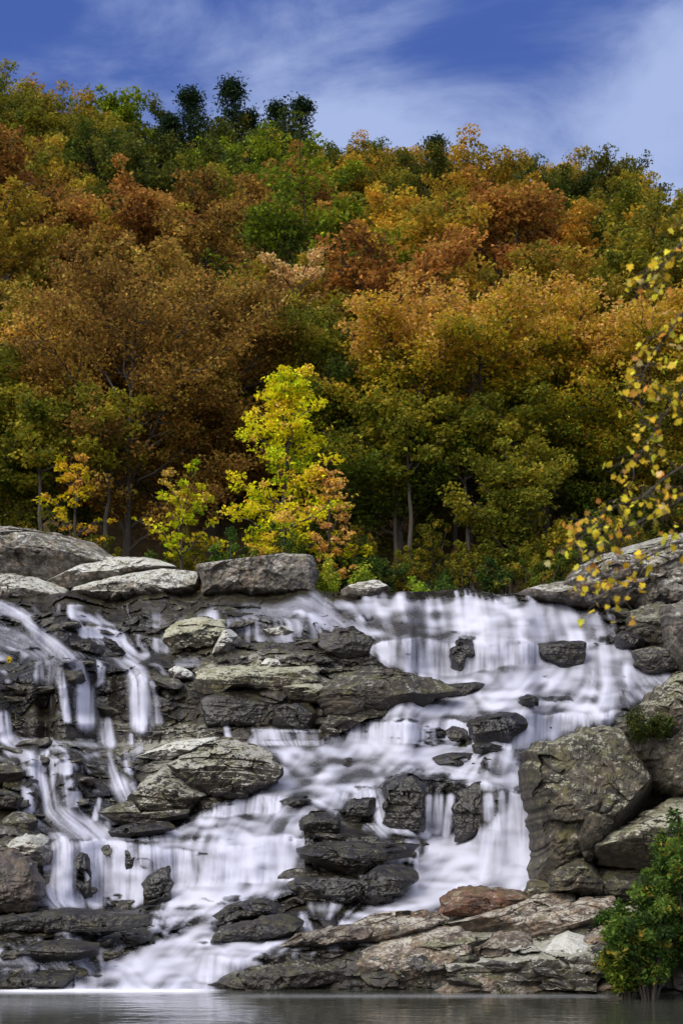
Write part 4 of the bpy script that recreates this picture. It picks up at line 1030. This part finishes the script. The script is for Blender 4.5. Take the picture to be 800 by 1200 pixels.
# slim trunks of the shaded forest edge
for i, (px, Y, lab) in enumerate([(44, 75, 'slim grey tree trunk left of the small yellow sapling'), (128, 76, 'dark tree trunk in the shade left of the yellow-leaved bough'), (484, 76, 'straight dark tree trunk left of centre behind the crest bushes'),
                                  (462, 78, 'thin dark tree trunk just left of the straight dark trunk'), (555, 77, 'dark slim tree trunk above the middle of the white crest'), (582, 77, 'leaning grey tree trunk at the right of the white crest'), (535, 80, 'thin shaded tree trunk between the bushes and white crest')]):
    x, Y, z = at_px(px, Y)
    plant_tree(('slim', i), lambda: crown_tree(2600 + i, 9.5, 2.2, .62, *PAL['olive'], 3800, .24, lean=(.12 if px == 582 else r_.uniform(-.04, .04)), r0=.16, limbs=9), (x, Y, z - .2), 0, 1, lab, None, (1, 1, 1), 'slim_tree', 'tree')
# yellow tree
x, Y, z = at_px(333, 71.5)
plant_tree(('yellow', 0), lambda: crown_tree(3004, Z_(424, Y) - z, 2.7, .13, *PAL['yellow'], 12000, .17, 'cone', limbs=44, clump=(.34, .66), topcol=None, lean=.01), (x, Y, z), 4.0, 1.0,
           'bright yellow young tree standing alone in front of the dark forest', None, (1, 1, 1), 'young_tree', 'tree')
x, Y, z = at_px(386, 70.8)
plant_tree(('orange', 0), lambda: crown_tree(3055, Z_(556, Y) - z, 1.35, .15, [(.50, .40, .02), (.60, .38, .05), (.62, .36, .11), (.52, .27, .10)], [2, 3, 3, 2], 1700, .17, limbs=16, clump=(.25, .5)), (x, Y, z), 2, 1, 'small orange-leaved tree touching the right side of the yellow tree', None, (1, 1, 1), 'young_tree', 'tree')
x, Y, z = at_px(88, 71.5)
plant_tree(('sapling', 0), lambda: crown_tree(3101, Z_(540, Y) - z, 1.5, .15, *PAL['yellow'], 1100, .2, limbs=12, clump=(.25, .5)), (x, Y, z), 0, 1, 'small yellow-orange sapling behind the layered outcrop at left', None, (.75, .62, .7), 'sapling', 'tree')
x, Y, z = at_px(214, 71.0)
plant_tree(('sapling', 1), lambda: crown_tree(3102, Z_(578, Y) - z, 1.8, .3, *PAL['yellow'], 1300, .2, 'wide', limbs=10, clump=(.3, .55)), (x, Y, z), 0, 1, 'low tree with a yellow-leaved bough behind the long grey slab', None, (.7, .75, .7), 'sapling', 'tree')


# shrubs
def shrub(seed, H, spread, pal, w, nleaf, leaf, clump=(.18, .34), stems=14, up=.5, aspect=.6):
    rg = np.random.default_rng(seed); T = Tubes(); cl = []
    for k in range(stems):
        az = rg.uniform(0, 6.28); b = np.array([math.cos(az), math.sin(az), 0]) * spread * .15 * rg.random()
        e = rg.uniform(.0, 1.0) ** .7; tip = np.array([math.cos(az) * spread * e, math.sin(az) * spread * e, H * rg.uniform(.55, 1.0) * (1 - .35 * e * e)])
        q = np.linspace(0, 1, 5)[:, None]; pts = b + (tip - b) * q + np.array([0, 0, .15 * H]) * np.sin(q * 3.1) + rg.normal(0, .02 * H, (5, 3)) * q
        T.add(pts, np.linspace(.012 * H + .004, .004, 5), 4)
        for t in np.linspace(.25, 1, 5): cl.append(np.array([np.interp(t, q[:, 0], pts[:, i]) for i in range(3)]) + rg.normal(0, .06 * spread, 3))
    cl = np.array(cl); rad = rg.uniform(*clump, len(cl)); idx = rg.integers(0, len(cl), nleaf)
    off = rg.standard_normal((nleaf, 3)); off /= np.linalg.norm(off, axis=1)[:, None]; off *= (rg.uniform(.1, 1, nleaf) ** .6)[:, None]
    C = cl[idx] + off * rad[idx][:, None]; C[:, 2] = np.abs(C[:, 2])
    key = rg.uniform(0, 1, len(cl))[idx]
    return T.get(), leaf_quads(C, leaf, pick_cols(nleaf, pal, w, rg, key), rg, up, aspect)


GREENP = ([(.028, .055, .012), (.05, .095, .018), (.085, .14, .022), (.13, .19, .03), (.24, .20, .03)], [3, 4, 4, 2, .5])
LIGHTP = ([(.08, .13, .015), (.15, .22, .02), (.24, .30, .03), (.34, .36, .05)], [2, 4, 4, 2])
for px, Y, wpx, hpx, pal, nl, lab, tn in [
    (762, 37.6, 62, 150, GREENP, 7500, 'dense green bush at the pool edge in the bottom right corner', (1, 1, 1)),
    (735, 37.9, 34, 80, GREENP, 2600, 'yellowish low front clump left of the dense green bush', (1.5, 1.25, .9)),
    (815, 37.9, 60, 235, GREENP, 7000, 'tall green bush cut by the right picture edge at the pool', (1.05, 1.05, 1))]:
    x = X_(px, Y); sc_ = Y / F
    plant_tree(('shrub', px), lambda: shrub(px, hpx * sc_, wpx * sc_, *pal, nl * 2, .125, (.16, .34), 34), (x, Y, -.05 if px < 800 else -.05), 0, 1, lab, None, tn, 'bush', 'bush', ('stems', 'foliage'))
for px, base, Y, wpx, hpx, lab in [(748, 880, 43.2, 24, 52, 'dark needle-leaved shrub growing on the huge mossy boulder'), (776, 868, 43.3, 16, 32, 'smaller needle-leaved shrub right of the dark shrub on the boulder')]:
    plant_tree(('needle', px), lambda: shrub(px, hpx * Y / F, wpx * Y / F, [(.02, .035, .008), (.045, .06, .012), (.085, .09, .018)], [3, 4, 2], 2600, .13, (.08, .2), 20, .2, .22), (X_(px, Y), Y, Z_(base, Y)), 0, 1, lab, None, (1, 1, 1), 'shrub', 'shrub', ('stems', 'foliage'))
CREST = [(385, 68.6, 22, 45, LIGHTP, 'yellow-green bush touching the right side of the square block', (1.35, 1.2, .9)), (425, 68.8, 16, 40, LIGHTP, 'bright fern-like bush behind the small mossy boulder', (1.1, 1.1, .8)),
         (488, 68.4, 20, 30, LIGHTP, 'fresh green low bush at the crest right of the small boulder', (.95, 1.1, .8)), (520, 68.8, 14, 18, GREENP, 'dark small bush at the crest beside the fresh green one', (1, 1, 1)),
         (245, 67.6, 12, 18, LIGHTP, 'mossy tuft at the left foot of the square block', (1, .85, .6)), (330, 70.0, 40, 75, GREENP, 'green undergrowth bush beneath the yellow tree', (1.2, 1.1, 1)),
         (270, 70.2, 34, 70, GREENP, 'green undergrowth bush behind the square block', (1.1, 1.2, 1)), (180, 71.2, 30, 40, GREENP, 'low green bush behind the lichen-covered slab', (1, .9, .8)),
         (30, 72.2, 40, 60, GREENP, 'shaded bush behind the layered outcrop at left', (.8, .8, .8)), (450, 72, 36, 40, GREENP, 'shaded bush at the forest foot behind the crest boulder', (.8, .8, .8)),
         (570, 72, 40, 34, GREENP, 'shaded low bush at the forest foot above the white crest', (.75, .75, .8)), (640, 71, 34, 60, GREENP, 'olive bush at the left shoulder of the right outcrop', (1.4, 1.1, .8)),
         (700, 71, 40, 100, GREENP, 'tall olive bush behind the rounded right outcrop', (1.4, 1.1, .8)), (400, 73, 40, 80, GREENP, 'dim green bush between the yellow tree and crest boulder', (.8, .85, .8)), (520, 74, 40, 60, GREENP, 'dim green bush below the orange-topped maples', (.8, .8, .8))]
OLIVEP = ([(.07, .085, .012), (.13, .14, .016), (.20, .19, .02), (.30, .24, .03)], [2, 4, 3, 1.5])
for k_, (px_k, Y_k, w_k, h_k) in enumerate([(120, 74, 34, 60), (225, 73.5, 34, 66), (360, 74.5, 36, 70), (418, 75.5, 34, 80), (470, 73, 30, 46), (506, 77, 40, 90), (545, 74, 34, 56), (590, 76, 40, 84), (620, 73, 34, 60), (660, 75, 40, 90), (60, 75, 36, 80), (740, 75, 40, 120)]):
    CREST.append((px_k, Y_k, w_k, h_k, OLIVEP, ['olive undergrowth bush at the forest foot behind the lichen-covered slab', 'olive undergrowth bush at the forest foot just left of the yellow tree', 'olive undergrowth bush in the shade right of the yellow tree trunk',
                  'tall olive undergrowth bush above the small mossy boulder', 'low olive undergrowth bush beside the straight dark trunk', 'tall olive undergrowth bush under the orange-topped maples', 'olive undergrowth bush at the foot of the dark slim trunk',
                  'tall olive undergrowth bush behind the leaning grey trunk', 'olive undergrowth bush left of the flat slab on the right crest', 'tall olive undergrowth bush behind the flat slab on the right crest', 'olive undergrowth bush behind the layered outcrop at far left', 'tall olive undergrowth bush rising behind the rounded right outcrop'][k_], (1.05, 1.0, .9)))
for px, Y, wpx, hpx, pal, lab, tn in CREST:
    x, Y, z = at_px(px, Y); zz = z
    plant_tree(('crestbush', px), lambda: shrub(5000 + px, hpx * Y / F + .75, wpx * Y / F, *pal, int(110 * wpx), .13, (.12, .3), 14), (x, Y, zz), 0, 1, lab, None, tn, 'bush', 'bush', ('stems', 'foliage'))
Yq = bedY(11, 778) - .3
plant_tree(('yplant', 0), lambda: shrub(77, .32, .16, *PAL['yellow'], 70, .09, (.05, .09), 5), (X_(11, Yq), Yq, Z_(778, Yq)), 0, 1, 'tiny yellow plant on the left ledge beside the rivulets', None, (1.1, .9, .6), 'plant', 'plant', ('stems', 'foliage'))


# overhanging tree at the right: its trunk stands on the bank outside the picture
def leaf_shape(C, t, nrm, s):
    """five-pointed broad leaf, 11-gon"""
    ang = np.array([180, 150, 105, 78, 58, 32, 0, -32, -58, -78, -105, -150]) * math.pi / 180
    rad = np.array([.32, .50, .55, .36, .60, .42, .72, .42, .60, .36, .55, .50])
    b = np.cross(nrm, t)
    V = C[:, None] + s[:, None, None] * (np.cos(ang) * rad)[None, :, None] * t[:, None] + s[:, None, None] * (np.sin(ang) * rad)[None, :, None] * b[:, None]
    V += nrm[:, None] * s[:, None, None] * (.18 * (np.abs(np.sin(ang)) * rad) ** 1)[None, :, None]
    return V


YB0 = 17.0
Tt = Tubes()
def P3(px, py, dy=0): return np.array([X_(px, YB0 + dy), YB0 + dy, Z_(py, YB0 + dy)])
trunk_base = np.array([6.3, YB0 + .6, .35])
tk = [trunk_base, (6.35, YB0 + .5, 2.5), (6.2, YB0 + .5, 5), (6.3, YB0 + .4, 8), (6.2, YB0 + .3, 11), (6.3, YB0 + .3, 13)]
root = empty('overhanging_tree', tuple(trunk_base))
tag(root, 'tree with sparse yellow leaves hanging into the right of the photo', 'tree')
Tt.add(tk, [.26, .2, .17, .14, .1, .04], 8)
v, f = Tt.get(); o = mesh_obj('trunk', v, f, M['bark'], smooth=True, loc=trunk_base, parent=root)
rg = np.random.default_rng(8)
BR = [  # (start on trunk, list of picture points, dy)
    ((6.2, YB0 + .5, 5.2), [(900, 560), (840, 560), (790, 590), (755, 606), (722, 622), (700, 650), (684, 668)], .2),
    ((6.2, YB0 + .5, 5.6), [(900, 520), (830, 525), (780, 560), (748, 585), (712, 600), (690, 622), (668, 640)], -.2),
    ((6.25, YB0 + .5, 6.6), [(900, 440), (840, 430), (800, 460), (775, 490), (757, 520), (742, 552)], .1),
    ((6.3, YB0 + .4, 7.6), [(900, 350), (840, 335), (800, 370), (776, 400), (757, 428), (746, 455)], -.1),
    ((6.3, YB0 + .4, 8.6), [(900, 270), (840, 250), (805, 270), (782, 300), (768, 318), (758, 338)], .1),
    ((6.2, YB0 + .5, 4.6), [(900, 640), (840, 630), (790, 640), (752, 655), (722, 676), (712, 696)], 0),
]
LC = []; 
for st, pl, dy in BR:
    Tb = Tubes()
    pts = [np.array(st)] + [P3(a + rg.normal(0, 2), b + rg.normal(0, 2), dy + rg.normal(0, .08)) for a, b in pl]
    Tb.add(pts, np.linspace(.022, .003, len(pts)), 5)
    pp = np.array(pts)
    for k in range(46):
        t = rg.uniform(.33, 1) * (len(pts) - 1); i0 = int(min(t, len(pts) - 2)); p = pp[i0] + (pp[i0 + 1] - pp[i0]) * (t - i0)
        d = rg.standard_normal(3) * np.array([.6, .5, .45]) + np.array([-.25, 0, -.15]); d /= np.linalg.norm(d); ln = rg.uniform(.12, .42)
        q = np.stack([p, p + d * ln * .5 + rg.normal(0, .02, 3), p + d * ln + np.array([0, 0, -.03])]); Tb.add(q, [.006, .004, .002], 4)
        for a in range(int(rg.integers(1, 3))): LC.append(q[2] + rg.normal(0, .035, 3) + np.array([0, 0, -.04]))
        if rg.random() < .4: LC.append(q[1] + rg.normal(0, .03, 3))
    v, f = Tb.get(); mesh_obj('branch', v, f, M['bark'], smooth=True, loc=trunk_base, parent=root)
for k in range(26):
    h = rg.uniform(4.2, 12.6); az_ = rg.uniform(0, 6.28); L_ = rg.uniform(1.2, 2.6) * (1.15 - h / 20); e_ = rg.uniform(.1, .8)
    p0 = np.array([np.interp(h, [0, 13], [6.28, 6.28]), YB0 + .45, h]); q_ = np.linspace(0, 1, 6)[:, None]
    pp = p0 + np.array([math.cos(az_) * math.cos(e_), math.sin(az_) * math.cos(e_), math.sin(e_)]) * L_ * q_ + np.cumsum(rg.normal(0, .06, (6, 3)), 0) * (q_ > 0)
    if PX(pp[:, 0], pp[:, 1]).min() < 845: continue
    Tb = Tubes(); Tb.add(pp, np.linspace(.04, .006, 6), 5)
    for j in range(26):
        t_ = rg.uniform(.25, 1) * 5; i0 = int(min(t_, 4)); p = pp[i0] + (pp[i0 + 1] - pp[i0]) * (t_ - i0)
        d = rg.standard_normal(3); d /= np.linalg.norm(d); ln = rg.uniform(.2, .5); q3 = np.stack([p, p + d * ln * .5, p + d * ln + np.array([0, 0, -.04])])
        if PX(q3[2, 0], q3[2, 1]) < 838: continue
        Tb.add(q3, [.007, .004, .002], 4)
        for a in range(4): LC.append(q3[2] + rg.normal(0, .07, 3)); LC.append(q3[1] + rg.normal(0, .07, 3))
    v, f = Tb.get(); mesh_obj('branch', v, f, M['bark'], smooth=True, loc=trunk_base, parent=root)
LC = np.array(LC); n = len(LC)
nrm = rg.standard_normal((n, 3)) * np.array([.7, .5, .7]) + np.array([0, -.55, .25]); nrm /= np.linalg.norm(nrm, axis=1)[:, None]
t = rg.standard_normal((n, 3)) * .7 + np.array([0, 0, -1.0]); t -= (t * nrm).sum(1)[:, None] * nrm; t /= np.linalg.norm(t, axis=1)[:, None]
Vl = leaf_shape(LC, t, nrm, rg.uniform(.055, .092, n))
colr = pick_cols(n, [(.62, .42, .03), (.72, .55, .04), (.55, .50, .05), (.45, .22, .04), (.5, .38, .16)], [4, 4, 2, 2, 1], rg)
mesh_obj('leaves', Vl.reshape(-1, 3), np.arange(12 * n).reshape(n, 12), M['leaf'], attrs={'Col': np.repeat(colr, 12, 0)}, loc=trunk_base, parent=root)

# ------------------------------------------------------------------ light, sky, camera
SUN_EL, SUN_AZ = 40.0, -146.0        # azimuth of the sun seen from above, measured from +Y (view direction) clockwise
el, az = math.radians(SUN_EL), math.radians(SUN_AZ)
sdir = Vector((math.sin(az) * math.cos(el), math.cos(az) * math.cos(el), math.sin(el)))
sun = bpy.data.lights.new('sun', 'SUN'); sun.energy = 1.5; sun.angle = math.radians(28); sun.color = (1, .93, .82)
so = bpy.data.objects.new('sun', sun); COL.objects.link(so); so.rotation_euler = (-sdir).to_track_quat('-Z', 'Y').to_euler()
so.location = (-30, -30, 60)

w = bpy.data.worlds.new('World'); sc.world = w; w.use_nodes = True
nt = w.node_tree; nt.nodes.clear()
N = NT.__new__(NT); N.t = nt
sky = N.n('ShaderNodeTexSky', sky_type='NISHITA'); sky.sun_disc = False; sky.sun_elevation = el; sky.sun_rotation = az
sky.ozone_density = 5.0; sky.dust_density = .3; sky.air_density = 1.0
D = N.n('ShaderNodeTexCoord').outputs['Generated']
cn = N.noise(N.mapv(D, (3.2, 3.2, 7.5), (2.75, .4, .9), (0, .25, 0)), 1.5, 7, .6, .5)
dz = N.n('ShaderNodeSeparateXYZ', {0: D}).outputs[2]
cn = N.math('ADD', cn, N.math('MULTIPLY', N.math('SUBTRACT', .435, dz), 1.1))
def bump_(px, py, deg, amt):
    v = Vector(((px - 400) / F, 1, (YH - py) / F)).normalized()
    d_ = N.n('ShaderNodeVectorMath', {0: D, 1: tuple(v)}, operation='DOT_PRODUCT').outputs['Value']
    a_ = N.math('ARCCOSINE', N.math('MINIMUM', d_, .999999))
    return N.math('MULTIPLY', N.math('SUBTRACT', 1.0, N.math('SMOOTH_MIN', N.math('DIVIDE', a_, math.radians(deg)), 1.0, .3), clamp=True), amt)
for b_ in ((300, 90, 9, .10), (430, 110, 8, .10), (650, 200, 10, .17), (780, 30, 5, .10), (60, 30, 7, -.16), (150, 120, 5, .07), (560, 40, 7, -.17)):
    cn = N.math('ADD', cn, bump_(*b_))
cm = N.ramp(cn, [(.36, 0), (.76, 1)], 'EASE')
blue = N.mix(.8, sky.outputs[0], (.42, .85, 3.3))
skyc = N.mix(N.math('MULTIPLY', cm, .92), blue, (3.3, 4.1, 6.4))
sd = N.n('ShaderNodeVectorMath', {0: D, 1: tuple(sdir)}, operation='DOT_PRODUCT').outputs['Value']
glow = N.ramp(N.math('MULTIPLY_ADD', sd, .5, .5), [(.56, 0), (.95, 1)], 'EASE')      # added brightening of the unseen sky behind the camera, lights the scene
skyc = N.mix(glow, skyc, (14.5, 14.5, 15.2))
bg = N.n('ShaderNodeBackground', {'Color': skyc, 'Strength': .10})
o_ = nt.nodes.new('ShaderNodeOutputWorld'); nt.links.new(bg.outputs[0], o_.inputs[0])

cam = bpy.data.cameras.new('camera'); co = bpy.data.objects.new('camera', cam); COL.objects.link(co)
co.location = (0, 0, CH); co.rotation_euler = (math.pi / 2, 0, 0)
cam.sensor_fit = 'HORIZONTAL'; cam.sensor_width = 36; cam.lens = 36 * F / 800; cam.shift_y = (YH - 600) / 1200
cam.clip_end = 3000; cam.clip_start = .1
cam.shift_y = (YH - 600) / 800 if True else 0
cam.dof.use_dof = True; cam.dof.focus_distance = 50; cam.dof.aperture_fstop = 2.6
sc.camera = co
sc.view_settings.view_transform = 'Standard'; sc.view_settings.look = 'None'; sc.view_settings.exposure = .35; sc.view_settings.gamma = 1
sc.view_settings.use_curve_mapping = False
sc.cycles.use_denoising = True
sc.cycles.max_bounces = 8; sc.cycles.transparent_max_bounces = 16; sc.cycles.diffuse_bounces = 3; sc.cycles.glossy_bounces = 2
sc.cycles.caustics_reflective = False; sc.cycles.caustics_refractive = False
